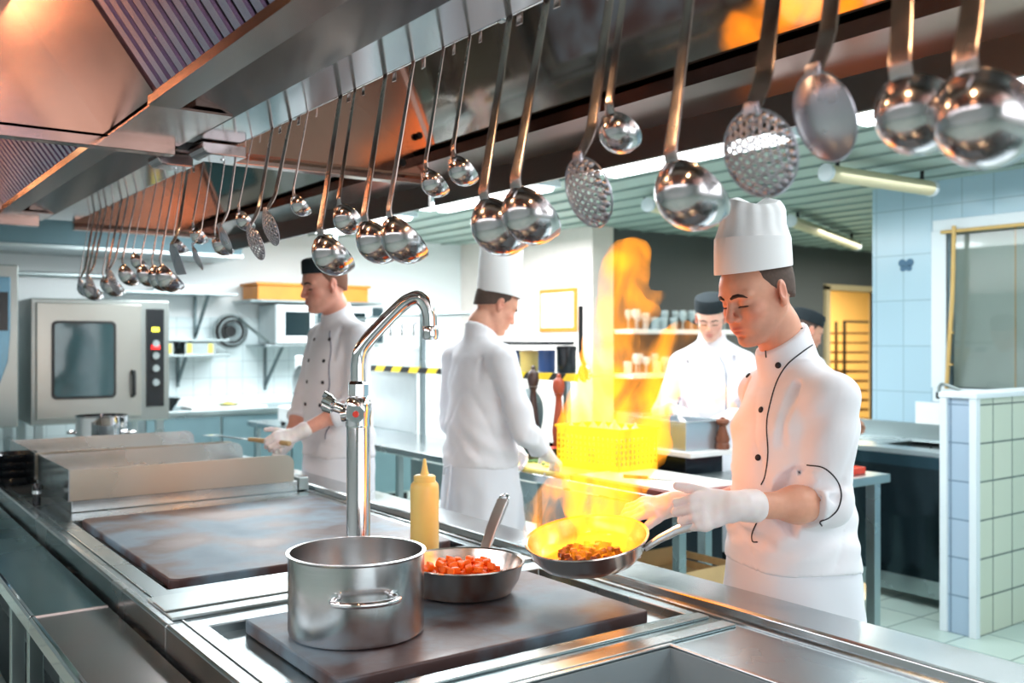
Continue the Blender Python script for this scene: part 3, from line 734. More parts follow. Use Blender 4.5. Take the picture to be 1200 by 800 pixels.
# faucet
FX, FY = 1.16, 2.30
fa = thing('pot_filler_faucet', 'tall chrome pot-filler faucet rising from the island behind the stock pot', 'faucet', (FX, FY, 0.912))
def wz(py, d=2.54): return 1.53 - (py - 400) * d / 1120 - 0.912
bm = bmesh.new(); lathe(bm, [(0.05, 0), (0.05, 0.008), (0.04, 0.012), (0.0315, 0.014), (0.0315, wz(500)), (0.030, wz(498))], 36)
obj('column', bm, mat('faucet_column', (214, 212, 214), 0.14, 1.0, var=0.03, scale=30), fa, smooth=True)
bm = bmesh.new(); lathe(bm, [(0.033, wz(500)), (0.034, wz(497)), (0.033, wz(490)), (0.036, wz(482)), (0.035, wz(472)), (0.028, wz(466)), (0.022, wz(464))], 32); 
Rr = Rv
tube(bm, [Vector((0, 0, wz(484))), Vector((0, 0, wz(484))) - Rr * 0.045 - Vector((0, 0, 0.004))], [0.02, 0.019], 16)
tube(bm, [Vector((0, 0, wz(484))), Vector((0, 0, wz(484))) - Vv * 0.04], [0.02, 0.022], 16)
obj('valve_body', bm, CHROME, fa, smooth=True)
bm = bmesh.new(); o_ = Vector((0, 0, wz(480))) - Rr * 0.04
tube(bm, [o_, o_ - Rr * 0.022 + Vector((0, 0, 0.008)), o_ - Rr * 0.028 + Vector((0, 0, 0.010)), o_ - Rr * 0.05 + Vector((0, 0, 0.022))], [0.013, 0.014, 0.021, 0.022], 12)
for k in range(5):
    a = 2 * PI * k / 5; u = Vector((0, 0, 1)) * math.cos(a) + Vv * math.sin(a)
    tube(bm, [o_ - Rr * 0.03 + u * 0.018 + Vector((0, 0, .012)), o_ - Rr * 0.052 + u * 0.02 + Vector((0, 0, .022))], [0.008, 0.009], 8)
obj('tap_knob', bm, CHROME, fa, smooth=True)
bm = bmesh.new(); o_ = Vector((0, 0, wz(484))) - Vv * 0.04; tube(bm, [o_, o_ - Vv * 0.006], [0.009, 0.008], 14); obj('red_marker', bm, mat('red_enamel', (220, 70, 60), 0.3), fa, smooth=True)
bm = bmesh.new(); lathe(bm, [(0.024, wz(465)), (0.028, wz(463)), (0.028, wz(450)), (0.024, wz(447)), (0.02, wz(446))], 8); obj('collar_nut', bm, CHROME, fa, bevel=0.002)
def fp(px, py): return Rr * ((px - 420) * 2.54 / 1120) + Vector((0, 0, wz(py)))
bm = bmesh.new(); tube(bm, smooth_path([fp(420, 450), fp(420, 425), fp(425, 407), (fp(445, 383)), fp(470, 358), fp(481, 351), fp(491, 349), fp(499, 356), fp(503, 368), fp(504, 382)], 6), 0.0195, 18)
obj('spout', bm, CHROME, fa, smooth=True)
bm = bmesh.new(); e = fp(504.5, 398); lathe(bm, [(0.017, 0), (0.021, 0.003), (0.0225, 0.012), (0.0215, 0.032), (0.0195, 0.037)], 20, T(*e)); obj('aerator', bm, CHROME, fa, smooth=True)
# ================================================================== EXHAUST HOOD
def arr(y0, y1, step):
    out = []; y = y0
    while y < y1 - 1e-6: out.append(y); y += step
    return out
def hood(name, label, ya, yb, group, loc, fl_end):
    t = thing(name, label, 'extractor hood', loc, 0, group)
    X0, X1 = -0.45, 1.86
    # roof and outer fascias
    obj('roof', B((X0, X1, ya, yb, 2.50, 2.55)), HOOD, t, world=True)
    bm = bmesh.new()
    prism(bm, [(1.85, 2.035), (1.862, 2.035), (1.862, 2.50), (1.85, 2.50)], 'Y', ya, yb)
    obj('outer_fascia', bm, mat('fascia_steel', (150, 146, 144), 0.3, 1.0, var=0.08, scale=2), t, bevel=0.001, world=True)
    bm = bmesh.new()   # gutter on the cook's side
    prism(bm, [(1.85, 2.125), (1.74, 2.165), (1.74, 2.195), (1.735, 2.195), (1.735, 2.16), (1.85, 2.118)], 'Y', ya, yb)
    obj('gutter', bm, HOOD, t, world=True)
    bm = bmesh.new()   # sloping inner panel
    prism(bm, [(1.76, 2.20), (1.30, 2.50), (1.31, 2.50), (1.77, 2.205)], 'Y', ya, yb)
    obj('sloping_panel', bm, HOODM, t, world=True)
    obj('slot_shade_strip', B((1.765, 1.848, ya, yb, 2.17, 2.20)), DARK, t, world=True)  # solid dark strip painting the shade of the open slot
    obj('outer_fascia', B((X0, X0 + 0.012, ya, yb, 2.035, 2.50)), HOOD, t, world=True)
    # central box beam
    obj('centre_beam', B((0.91, 1.045, ya, yb - 0.1, 2.14, 2.50)), mat('beam_steel', (168, 170, 172), 0.13, 1.0, var=0.1, scale=2), t, bevel=0.001, world=True)
    # end wall across the hood
    bm = B((X0 + 0.012, 0.89, yb - 0.03, yb - 0.02, 2.14, 2.50), (1.05, 1.85, yb - 0.03, yb - 0.02, 2.14, 2.50))
    obj('end_wall', bm, mat('hood_end_steel', (186, 150, 134), 0.2, 1.0, scale=2, var=0.12, rvar=0.06), t, world=True)  # copper tint stands for warm reflections in plain steel
    bm = bmesh.new(); prism(bm, [(yb - 0.03, 2.11), (yb + 0.02, 2.11), (yb + 0.02, 2.165), (yb - 0.012, 2.165), (yb - 0.03, 2.15)], 'X', X0, 0.895)
    prism(bm, [(yb - 0.03, 2.105), (yb + 0.02, 2.105), (yb + 0.02, 2.165), (yb - 0.012, 2.165), (yb - 0.03, 2.12)], 'X', 1.06, 1.85)
    obj('end_rim', bm, HOOD, t, bevel=0.002, world=True)
    # grease filter bank: sloping slats over a dark back, with its gutter
    P0 = Vector((0.69, 2.155)); P1 = Vector((0.44, 2.50))
    d = (P1 - P0).normalized(); n = Vector((-d.y, d.x)) * -1
    if n.x > 0: n = -n
    bm = bmesh.new(); q = P0 - n * 0.035; q1 = P1 - n * 0.035
    prism(bm, [tuple(q), tuple(q1), tuple(q1 - n * 0.006), tuple(q - n * 0.006)], 'Y', ya, fl_end)
    obj('filter_back', bm, DARK, t, world=True)
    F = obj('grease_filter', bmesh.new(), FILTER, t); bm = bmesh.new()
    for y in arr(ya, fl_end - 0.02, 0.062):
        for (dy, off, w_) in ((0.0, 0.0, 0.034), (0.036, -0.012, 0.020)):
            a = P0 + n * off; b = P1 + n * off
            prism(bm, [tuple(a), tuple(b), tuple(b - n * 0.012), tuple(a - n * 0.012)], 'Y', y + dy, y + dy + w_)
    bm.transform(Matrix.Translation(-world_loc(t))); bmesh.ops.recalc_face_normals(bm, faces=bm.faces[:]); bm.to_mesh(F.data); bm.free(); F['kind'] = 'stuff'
    bm = bmesh.new(); prism(bm, [tuple(P0), tuple(P1), tuple(P1 - n * 0.03), tuple(P0 - n * 0.03)], 'Y', fl_end, yb - 0.03)
    prism(bm, [tuple(P0 + n * 0.004), tuple(P1 + n * 0.004), tuple(P1 - n * 0.02), tuple(P0 - n * 0.02)], 'Y', fl_end - 0.012, fl_end + 0.006)
    obj('filter_blank', bm, HOOD, t, world=True)
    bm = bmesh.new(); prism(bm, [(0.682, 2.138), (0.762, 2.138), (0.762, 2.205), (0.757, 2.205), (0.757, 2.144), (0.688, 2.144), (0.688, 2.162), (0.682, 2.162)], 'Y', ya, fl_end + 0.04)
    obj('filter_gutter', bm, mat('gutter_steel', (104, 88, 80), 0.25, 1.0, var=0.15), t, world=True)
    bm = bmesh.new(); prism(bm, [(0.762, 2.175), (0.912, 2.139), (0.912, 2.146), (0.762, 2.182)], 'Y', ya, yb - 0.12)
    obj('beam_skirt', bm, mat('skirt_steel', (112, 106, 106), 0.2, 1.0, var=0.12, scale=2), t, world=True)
    bm = bmesh.new(); prism(bm, [(0.80, 2.15), (0.905, 2.15), (0.905, 2.158), (0.80, 2.30)], 'Y', fl_end + 0.02, yb - 0.03)
    prism(bm, [(fl_end + 0.04, 2.138), (yb - 0.03, 2.138), (yb - 0.03, 2.144), (fl_end + 0.04, 2.144)], 'X', 0.69, 0.905)
    obj('corner_plate', bm, HOOD, t, world=True)
    return t
hood('exhaust_hood', 'nearer section of the big steel exhaust hood, with mirror-like beam overhead', -1.6, 3.05, 'joined exhaust hood sections', (0.7, 0.7, 2.5), 2.50)
hood('exhaust_hood', 'farther section of the steel exhaust hood, beyond the cross rim with corner caps', 3.09, 5.33, 'joined exhaust hood sections', (0.7, 4.2, 2.5), 4.95)
for i, (x, y, z, s, l) in enumerate(((1.00, 2.96, 2.10, 1.0, 'nearer rounded steel cap under the hood beam at the section joint'), (0.93, 3.20, 2.10, 0.8, 'farther rounded steel cap just behind the hood section joint'))):
    t = thing('beam_cap', l, 'steel cap', (x, y, z), 0, 'steel caps under the hood beam')
    bm = bmesh.new(); a = 0.075 * s; pts = []
    for k in range(5): q = math.radians(90 * k / 4 + 180); pts.append((-a * .45 + 0.03 * math.cos(q), 0.03 + 0.03 * math.sin(q)))
    prism(bm, pts + [(a, 0), (a, 0.038), (-a * 0.85, 0.038)], 'Y', -a * 0.9, a * 0.9)
    obj('shell', bm, mat('cap_steel', (190, 176, 178), 0.2, 1.0), t, bevel=0.004)
    bm = bmesh.new(); lathe(bm, [(0, -0.004), (0.008, -0.002), (0.008, 0.004)], 10, T(a * 0.3, 0, 0)); obj('bolt', bm, CHROME, t)
bm = bmesh.new(); lathe(bm, [(0.0, 0), (0.012, 0.002), (0.014, 0.008), (0.012, 0.014), (0, 0.014)], 12, T(1.69, 3.012, 2.17) @ R(90, 'X')); 
tag(obj('bolt', bm, DARK, smooth=True), 'dark round bolt on the hood end panel, right lower corner', 'bolt')
# light bulkheads inside the hood (warm lamps)
for i, (x, y, l) in enumerate(((0.1, 2.1, 'warm round lamp under the hood roof, left of the filters'), (0.2, 4.5, 'warm round lamp inside the farther hood section'), (0.15, 0.6, 'warm round lamp under the hood roof nearest the viewer'))):
    t = thing('hood_lamp', l, 'lamp', (x, y, 2.498), 0, 'round lamps inside the hood')
    bm = bmesh.new(); lathe(bm, [(0.075, 0), (0.075, -0.02), (0.06, -0.025), (0.055, -0.01)], 20, cap=False); obj('ring', bm, CHROME, t, smooth=True)
    bm = bmesh.new(); lathe(bm, [(0.055, -0.01), (0.045, -0.03), (0.02, -0.04), (0, -0.042)], 20, cap=False); obj('bulb', bm, mat('warm_bulb', (255, 190, 110), 0.5, emit=14.0, ecol=(255, 184, 96), var=0), t, smooth=True)
    point('hood_lamp_light', (x, y, 2.43), 9, (1.0, 0.62, 0.34), 0.04)

# hanging rail and utensils
bar = thing('hanging_rail', 'slim steel rail under the hood beam from which the ladles hang', 'rail', (1.066, 2.4, 2.155))
bm = bmesh.new(); tube(bm, [(0, -2.4, 0), (0, 2.65, 0)], 0.006, 10); obj('rod', bm, CHROME, bar, smooth=True)
for y in (-2.0, -0.9, 0.1, 1.1, 2.2):
    bm = B((-0.024, 0.0, y, y + 0.016, 0.004, 0.008), (-0.006, 0.006, y, y + 0.016, -0.008, 0.008)); obj('clip', bm, STEELB, bar)
def hex_holes(bm, R_, f, cell=0.0122, hole=0.0037, rim=0.0):
    """perforated disc: hexagons with a round hole; f(x,y)->Vector"""
    lim = R_ - cell * 0.62; n = int(R_ / cell) + 3
    for a in range(-n, n + 1):
        for b in range(-n, n + 1):
            cx = cell * (a + b * 0.5); cy = cell * b * 0.8660254
            if math.hypot(cx, cy) > R_ * 0.97: continue
            solid = math.hypot(cx, cy) > lim * 0.88
            O = []; I = []
            for k in range(12):
                q = math.radians(30 * k + 30)
                rr = cell / 2 / math.cos(math.radians((30 * k + 30 + 0) % 60 - 30)) if True else 0
                O.append((cx + rr * math.cos(q), cy + rr * math.sin(q)))
                I.append((cx + hole * math.cos(q), cy + hole * math.sin(q)))
            O = [((x * min(1, R_ / max(1e-9, math.hypot(x, y)))), (y * min(1, R_ / max(1e-9, math.hypot(x, y))))) for x, y in O]
            vo = [bm.verts.new(f(*p)) for p in O]
            if solid:
                try: bm.faces.new(vo)
                except ValueError: pass
                continue
            vi = [bm.verts.new(f(*p)) for p in I]
            for k in range(12): bm.faces.new([vo[k], vo[(k + 1) % 12], vi[(k + 1) % 12], vi[k]])
def utensil_proto(kind, r, L, label):
    """hangs from the rail: x is away from the rail, z down"""
    t = thing({'ladle': 'ladle', 'skimmer': 'skimmer', 'spoon': 'serving_spoon', 'spatula': 'spatula'}[kind], label, {'ladle': 'ladle', 'skimmer': 'skimmer', 'spoon': 'spoon', 'spatula': 'spatula'}[kind])
    lean = 0.17
    bx, bz = -L * lean, -L
    if kind == 'ladle': tail = [(bx, 0, bz + 0.055), (bx - 0.006, 0, bz + 0.02), (bx - 0.003, 0, bz)]
    else: tail = [(bx, 0, bz + 0.055), (bx - 0.010, 0, bz + 0.03), (bx - 0.028, 0, bz)]
    up = [(0.012, 0, -0.022), (0.0125, 0, 0.0), (0.006, 0, 0.011), (-0.004, 0, 0.0095), (-0.0095, 0, 0.0), (-0.012, 0, -0.02)]
    mid = [(-0.012 + (bx + 0.012) * s, 0, -0.02 + (bz + 0.075) * s) for s in (0.3, 0.6, 0.97)]
    path = smooth_path(up, 4) + [Vector(p) for p in mid] + smooth_path(tail, 4)
    sc_ = [0.5] * (len(path))
    for i, p in enumerate(path):
        f = min(1, max(0, -p.z / L)); sc_[i] = (0.72 + 0.42 * f) * (1.0 if r > 0.042 else 0.62)
    bm = bmesh.new(); tube(bm, path, sc_, 12, flat=(0.0132, 0.0018, (1, 0, 0)))
    obj('handle', bm, HANDLE, t, smooth=True)
    bm = bmesh.new(); e = Vector(tail[-1])
    if kind == 'ladle':
        nrm = Vector((0.72, 0, 0.694)).normalized(); u = Vector((0.694, 0, -0.72))      # mouth normal / mouth direction
        c = e + u * (r * 0.97) + Vector((0, 0, 0.002))
        M = Matrix(((u.x, 0, nrm.x, c.x), (0, 1, 0, 0), (u.z, 0, nrm.z, c.z), (0, 0, 0, 1)))
        prof = [(0, -r * 0.98)] + [(r * math.sin(math.radians(a)) * (1 if a < 80 else 1), -r * 0.98 * math.cos(math.radians(a))) for a in (12, 24, 36, 48, 60, 72, 82, 90)] + [(r * 1.02, 0.002), (r * 0.975, 0.002)] + [(r * 0.97 * math.sin(math.radians(a)), -r * 0.95 * math.cos(math.radians(a))) for a in (84, 70, 55, 40, 25, 12)] + [(0, -r * 0.95)]
        lathe(bm, prof, 40, M, cap=False)
        tube(bm, [e + Vector((-0.004, 0, 0.016)), e + Vector((0.0, 0, 0.0)), c - u * r * 0.93 - nrm * r * 0.3, c - u * r * 0.72 - nrm * r * 0.58], [0.3, 1.0, 1.1, 0.5], 10, flat=(0.013, 0.0026, (1, 0, 0)))
    else:
        if kind == 'skimmer': nrm = Vector((0.93, 0, 0.37)); u = Vector((0.37, 0, -0.93)); ry = 0.94
        elif kind == 'spoon': nrm = Vector((0.93, 0, 0.37)); u = Vector((0.37, 0, -0.93)); ry = 0.8
        else: nrm = Vector((0.95, 0, 0.31)); u = Vector((0.31, 0, -0.95)); ry = 0.6
        c = e + u * (r * 0.96); dep = r * 0.30 if kind != 'spatula' else 0.0
        def f(x, y):
            q = min(1, (x * x + y * y) / (r * r)); return c + u * x + Vector((0, 1, 0)) * y * ry - nrm * dep * (1 - q)
        if kind == 'skimmer':
            hex_holes(bm, r, f)
            rg = [f(r * math.cos(a), r * math.sin(a)) + nrm * 0.001 for a in [2 * PI * i / 40 for i in range(40)]]
            tube(bm, rg, 0.0018, 6, closed=True)
            bmesh.ops.remove_doubles(bm, verts=bm.verts[:], dist=0.0002)
        elif kind == 'spoon':
            seg = 32; rings = []
            for s in (0.0, 0.25, 0.5, 0.7, 0.85, 0.95, 1.0):
                rings.append([bm.verts.new(f(r * s * math.cos(2 * PI * i / seg), r * s * math.sin(2 * PI * i / seg))) for i in range(seg)] if s else [bm.verts.new(f(0, 0))])
            for a, b in zip(rings, rings[1:]):
                for i in range(seg):
                    j = (i + 1) % seg
                    bm.faces.new([a[0], b[i], b[j]] if len(a) == 1 else [a[i], a[j], b[j], b[i]])
            tube(bm, [f(r * math.cos(a), r * math.sin(a)) for a in [2 * PI * i / 32 for i in range(32)]], 0.0016, 6, closed=True)
        else:
            o0 = e
            for (a0, a1, w0, w1) in ((0, 0.02, 0.01, 0.036), (0.02, 0.11, 0.036, 0.042)):
                vs = [bm.verts.new(o0 + u * s + Vector((0, 1, 0)) * yy + nrm * o) for o in (0, 0.0016) for s, yy in ((a0, -w0), (a0, w0), (a1, w1), (a1, -w1))]
                for q in [(3, 2, 1, 0), (4, 5, 6, 7), (0, 1, 5, 4), (1, 2, 6, 5), (2, 3, 7, 6), (3, 0, 4, 7)]: bm.faces.new([vs[i] for i in q])
        if kind != 'spatula':
            tube(bm, [e + Vector((0, 0, 0.012)), e, e + u * 0.02 - nrm * 0.003], [1, 1.15, 0.6], 10, flat=(0.011, 0.002, (1, 0, 0)))
    o = obj('bowl' if kind != 'spatula' else 'blade', bm, LADLE if kind == 'ladle' else SATIN, t, smooth=True)
    if kind in ('skimmer', 'spoon'):
        md = o.modifiers.new('thickness', 'SOLIDIFY'); md.thickness = 0.0012
    return t
UT = [('skimmer', .048, .31, 0.43), ('ladle', .054, .345, .535), ('ladle', .047, .325, .645), ('spoon', .052, .30, .732), ('skimmer', .053, .335, .828), ('ladle', .054, .37, .985), ('ladle', .033, .268, 1.140),
      ('skimmer', .052, .345, 1.172), ('ladle', .053, .365, 1.35), ('ladle', .055, .375, 1.465), ('ladle', .031, .262, 1.60), ('ladle', .030, .275, 1.70), ('ladle', .054, .365, 1.825), ('ladle', .052, .36, 1.955), ('ladle', .038, .305, 2.11),
      ('ladle', .054, .37, 2.19), ('ladle', .029, .245, 2.385), ('skimmer', .044, .28, 2.50), ('skimmer', .046, .305, 2.635), ('ladle', .030, .245, 2.79), ('spoon', .042, .275, 2.92), ('ladle', .036, .29, 3.02), ('spoon', .038, .315, 3.15), ('ladle', .031, .245, 3.24),
      ('spatula', .05, .29, 3.42), ('ladle', .030, .26, 3.47), ('ladle', .054, .355, 3.56), ('ladle', .052, .35, 3.68), ('ladle', .045, .34, 3.80), ('ladle', .036, .28, 3.96), ('ladle', .047, .32, 4.08), ('skimmer', .050, .335, 4.22), ('ladle', .048, .355, 4.33), ('ladle', .042, .345, 4.47), ('skimmer', .046, .34, 4.60), ('ladle', .047, .36, 4.70), ('spoon', .040, .34, 4.84), ('ladle', .038, .345, 4.93)]
ordn = ['first', 'second', 'third', 'fourth', 'fifth', 'sixth', 'seventh', 'eighth', 'ninth', 'tenth', 'eleventh', 'twelfth', '13th', '14th', '15th', '16th', '17th', '18th', '19th', '20th', '21st', '22nd', '23rd', '24th', '25th', '26th', '27th', '28th', '29th', '30th', '31st', '32nd', '33rd', '34th', '35th', '36th', '37th', '38th']
look = {'ladle': lambda r: ('small' if r < .034 else 'medium' if r < .046 else 'big') + ' round-bowled steel ladle', 'skimmer': lambda r: 'perforated round steel skimmer', 'spoon': lambda r: 'solid steel serving spoon', 'spatula': lambda r: 'flat rectangular dark spatula'}
for i, (k, r, L, y) in enumerate(UT):
    r *= 1.1; L -= r * 0.12
    lab = f'{look[k](r)}, {ordn[i]} utensil from the right on the rail'
    t = utensil_proto(k, r, L, lab); t.location = (1.066, y, 2.155)
    t.rotation_euler = (math.radians(random.uniform(-2, 2)), math.radians(random.uniform(-2, 2)), math.radians(random.uniform(-9, 9)))
    t['group'] = 'utensils hanging under the hood beam'
# ================================================================== BACKGROUND KITCHEN
# --- preparation table behind the island
TB = thing('preparation_table', 'long stainless preparation table where the chef with his back turned works', 'table', (3.03, 5.1, 0))
obj('tabletop', B((2.75, 3.30, 2.63, 7.4, 0.86, 0.90)), STEELY, TB, bevel=0.004, world=True)
for y in (2.72, 4.2, 5.8, 7.3):
    for x in (2.80, 3.24):
        obj('leg', B((x - 0.02, x + 0.02, y - 0.02, y + 0.02, 0, 0.86)), STEELB, TB, bevel=0.002, world=True)
obj('undershelf', B((2.79, 3.26, 2.70, 7.35, 0.28, 0.31)), STEELB, TB, bevel=0.002, world=True)
for i in range(3): obj('drawer_front', B((2.765, 2.785, 3.0 + i * 0.62, 3.58 + i * 0.62, 0.66, 0.85)), STEELB, TB, bevel=0.003, world=True)
TC = thing('end_table', 'stainless side table with square legs to the right of the front chef', 'table', (3.72, 2.9, 0))
obj('tabletop', B((3.31, 4.13, 2.63, 3.16, 0.86, 0.90)), STEELB, TC, bevel=0.004, world=True)
for x, y in ((3.36, 2.69), (4.08, 2.69), (3.36, 3.1), (4.08, 3.1)): obj('leg', B((x - 0.024, x + 0.024, y - 0.024, y + 0.024, 0, 0.86)), STEELB, TC, bevel=0.002, world=True)
obj('brace', B((3.36, 4.08, 3.09, 3.11, 0.2, 0.24)), STEELB, TC, bevel=0.002, world=True)
t = thing('tray', 'flat red plastic tray on the side table behind the front chef', 'tray', (3.92, 2.80, 0.9)); 
bm = B((-0.13, 0.13, -0.09, 0.09, 0, 0.008)); box(bm, -0.13, -0.12, -0.09, 0.09, 0.008, 0.03); box(bm, 0.12, 0.13, -0.09, 0.09, 0.008, 0.03); box(bm, -0.12, 0.12, -0.09, -0.08, 0.008, 0.03); box(bm, -0.12, 0.12, 0.08, 0.09, 0.008, 0.03)
obj('pan', bm, RED, t, bevel=0.002)
# --- woman's raised counter
RC = thing('raised_counter', 'raised white-edged counter with dark front where the woman works', 'counter', (3.52, 3.55, 0))
obj('countertop', B((3.34, 3.66, 3.17, 3.90, 0.975, 1.0)), BOARDW, RC, bevel=0.003, world=True)
obj('cabinet_body', B((3.38, 3.64, 3.24, 3.88, 0.1, 0.975)), mat('counter_front', (36, 44, 52), 0.2, 0.6), RC, bevel=0.003, world=True)
obj('plinth', B((3.42, 3.62, 3.28, 3.86, 0, 0.1)), DARK, RC, world=True)
# metal container the woman works over
t = thing('gastronorm_container', 'deep steel food container on the raised counter in front of the woman', 'container', (3.50, 3.42, 1.0), 0)
bm = bmesh.new()
for a in [(-0.13, 0.13, -0.19, 0.19, 0, 0.004), (-0.13, -0.127, -0.19, 0.19, 0.004, 0.14), (0.127, 0.13, -0.19, 0.19, 0.004, 0.14), (-0.127, 0.127, -0.19, -0.187, 0.004, 0.14), (-0.127, 0.127, 0.187, 0.19, 0.004, 0.14)]: box(bm, *a)
obj('tub', bm, mat('container_steel', (206, 214, 220), 0.3, 0.85, var=0.08), t, bevel=0.002)
bm = bmesh.new(); slab(bm, [-0.145, 0.145], [-0.205, 0.205], 0.138, 0.144, [(-0.127, 0.127, -0.187, 0.187)]); obj('rim', bm, STEELY, t, bevel=0.002)
# --- over-shelf with hazard striped edge
OS = thing('over_shelf', 'steel over-shelf with black and yellow striped edge above the table', 'shelf', (3.36, 5.2, 0.9))
obj('deck', B((3.30, 3.56, 3.95, 7.3, 1.335, 1.35)), STEELB, OS, bevel=0.002, world=True)
hz = bpy.data.materials.new('hazard_tape'); hz.use_nodes = True; nt = hz.node_tree
tc = nt.nodes.new('ShaderNodeTexCoord'); wv = nt.nodes.new('ShaderNodeTexWave'); wv.bands_direction = 'DIAGONAL'; wv.inputs['Scale'].default_value = 2.6
cr = nt.nodes.new('ShaderNodeValToRGB'); cr.color_ramp.interpolation = 'CONSTANT'; cr.color_ramp.elements[0].color = (*lin((30, 30, 30)), 1); cr.color_ramp.elements[1].position = 0.5; cr.color_ramp.elements[1].color = (*lin((246, 206, 40)), 1)
nt.links.new(tc.outputs['Object'], wv.inputs['Vector']); nt.links.new(wv.outputs['Fac'], cr.inputs[0]); nt.links.new(cr.outputs[0], nt.nodes['Principled BSDF'].inputs['Base Color'])
obj('striped_edge', B((3.285, 3.30, 3.95, 7.3, 1.315, 1.355)), hz, OS, world=True, label='edge band with yellow and black warning stripes')
for y in (4.05, 5.6, 7.2): obj('post', B((3.30, 3.33, y, y + 0.03, 0.62, 1.335 if y < 4.5 else 1.72)), STEELB, OS, world=True)
obj('upper_deck', B((3.36, 3.56, 4.9, 7.3, 1.70, 1.715)), STEELB, OS, bevel=0.002, world=True)
obj('back_panel', B((3.31, 3.32, 5.7, 7.2, 0.9, 1.335)), mat('panel_steel', (206, 212, 214), 0.35, 0.6), OS, world=True)
tag(obj('support_pole', B((3.22, 3.25, 6.8, 6.83, 0.9, 2.56)), STEELB), 'slim steel pole rising from table to ceiling behind the faucet', 'pole')
def tub(name, label, loc, r, h, m, cat, group, lid=None):
    t = thing(name, label, cat, loc, 0, group)
    bm = bmesh.new(); lathe(bm, [(0, 0), (r * .9, 0), (r, 0.01), (r, h), (r * 1.05, h), (r * 1.05, h + 0.01), (r * .92, h + 0.01), (r * .9, 0.01), (0, 0.008)], 24, cap=False); obj('body', bm, m, t, smooth=True)
    if lid: bm = bmesh.new(); lathe(bm, [(0, h + 0.03), (r * 1.04, h + 0.024), (r * 1.07, h + 0.012), (r * 1.07, h), (r * 1.06, h)], 24, cap=False); obj('lid', bm, lid, t, smooth=True)
    return t
for i, (y, r, h, m, l) in enumerate(((4.72, 0.055, 0.10, BLUEP, 'blue plastic tub on the over-shelf, third from the right'), (4.55, 0.055, 0.10, YEL, 'yellow plastic tub on the over-shelf, between blue and black tubs'), (4.38, 0.05, 0.12, BLUEP, 'blue plastic tub on the over-shelf beside the black tub'), (4.20, 0.055, 0.13, BLACKM, 'black tub on the over-shelf, right of the blue and yellow tubs'), (5.9, 0.07, 0.12, WHITE, 'white tub on the over-shelf left of the chef with his back turned'))):
    tub('storage_tub', l, (3.42, y, 1.35), r, h, m, 'tub', 'tubs on the over-shelf', lid=None if i in (2,) else m)
t = thing('serving_tray', 'thin black tray lying across the tubs on the over-shelf', 'tray', (3.42, 4.55, 1.512))
bm = B((-0.10, 0.10, -0.30, 0.30, -0.002, 0.006)); box(bm, -0.10, -0.09, -0.3, 0.3, 0.006, 0.018); box(bm, 0.09, 0.10, -0.3, 0.3, 0.006, 0.018); obj('pan', bm, BLACKM, t, bevel=0.002)
# pots and machine at the left end of the table
t = thing('slicer_machine', 'white and steel kitchen machine on the table behind the faucet', 'machine', (3.02, 6.75, 0.9), 0)
obj('base', B((-0.18, 0.18, -0.24, 0.24, 0.02, 0.14)), WHITE, t, bevel=0.015)
obj('column', B((-0.05, 0.15, 0.05, 0.22, 0.14, 0.52)), WHITE, t, bevel=0.012)
bm = bmesh.new(); lathe(bm, [(0, -0.02), (0.15, -0.02), (0.155, 0), (0.15, 0.02), (0, 0.02)], 32, T(-0.08, 0, 0.3) @ R(90, 'Y')); obj('blade_disc', bm, CHROME, t, smooth=True)
bm = B((-0.16, 0.12, -0.2, -0.08, 0.30, 0.33), (-0.16, 0.12, -0.2, -0.18, 0.2, 0.3)); obj('carriage', bm, STEELB, t, bevel=0.004)
for x, y in ((-.15, -.2), (.15, -.2), (-.15, .2), (.15, .2)): 
    bm = bmesh.new(); lathe(bm, [(0.02, 0), (0.015, 0.02)], 10, T(x, y, 0)); obj('foot', bm, BLACK, t)
bm = B((3.40, 3.52, 5.9, 6.9, 1.352, 1.36)); tag(obj('tea_towel', bm, mat('grey_towel', (180, 196, 196), 0.9)), 'folded grey towel lying on the over-shelf, left part', 'towel')
# wall hooks with small tools on upper deck
t = thing('hook_strip', 'white strip with dark hooks on the over-shelf, behind the faucet spout', 'hook rack', (3.35, 6.0, 1.60))
obj('strip', B((-0.005, 0.005, -0.5, 0.5, 0.0, 0.10)), WHITE, t)
for k in range(6):
    bm = bmesh.new(); y = -0.42 + 0.165 * k; tube(bm, [(-0.006, y, 0.06), (-0.03, y, 0.05), (-0.03, y, -0.03)], 0.006, 6); obj('hook', bm, DARK, t)
# --- on the preparation table
def board(name, label, x0, x1, y0, y1, z, m, th=0.018):
    t = thing(name, label, 'cutting board', ((x0 + x1) / 2, (y0 + y1) / 2, z)); w_, l_ = (x1 - x0) / 2, (y1 - y0) / 2
    bm = bmesh.new(); slab(bm, [-w_, w_], [-l_, l_], 0, th, [(-0.03 + w_ * 0, 0.03, l_ - 0.035, l_ - 0.018)]); obj('board', bm, m, t, bevel=0.004)
    return t
board('cutting_board', 'yellow cutting board under the hands of the chef with his back turned', 2.78, 3.12, 3.42, 4.05, 0.9, BOARDY)
board('cutting_board', 'brown-edged white-topped cutting board with a knife behind the flaming pan', 2.77, 3.22, 2.70, 3.38, 0.9, BOARDR, 0.022)
tag(obj('cutting_sheet', B((2.79, 3.20, 2.73, 3.35, 0.9225, 0.926)), BOARDW), 'thin white cutting sheet on the brown board', 'cutting sheet')
t = thing('chef_knife', 'chef knife with black handle lying on the white cutting sheet', 'knife', (2.95, 3.05, 0.927), -62)
bm = bmesh.new(); prism(bm, [(0, -0.0), (0.19, 0.0), (0.15, -0.022), (0.0, -0.03)], 'Z', 0, 0.002); obj('blade', bm, CHROME, t)
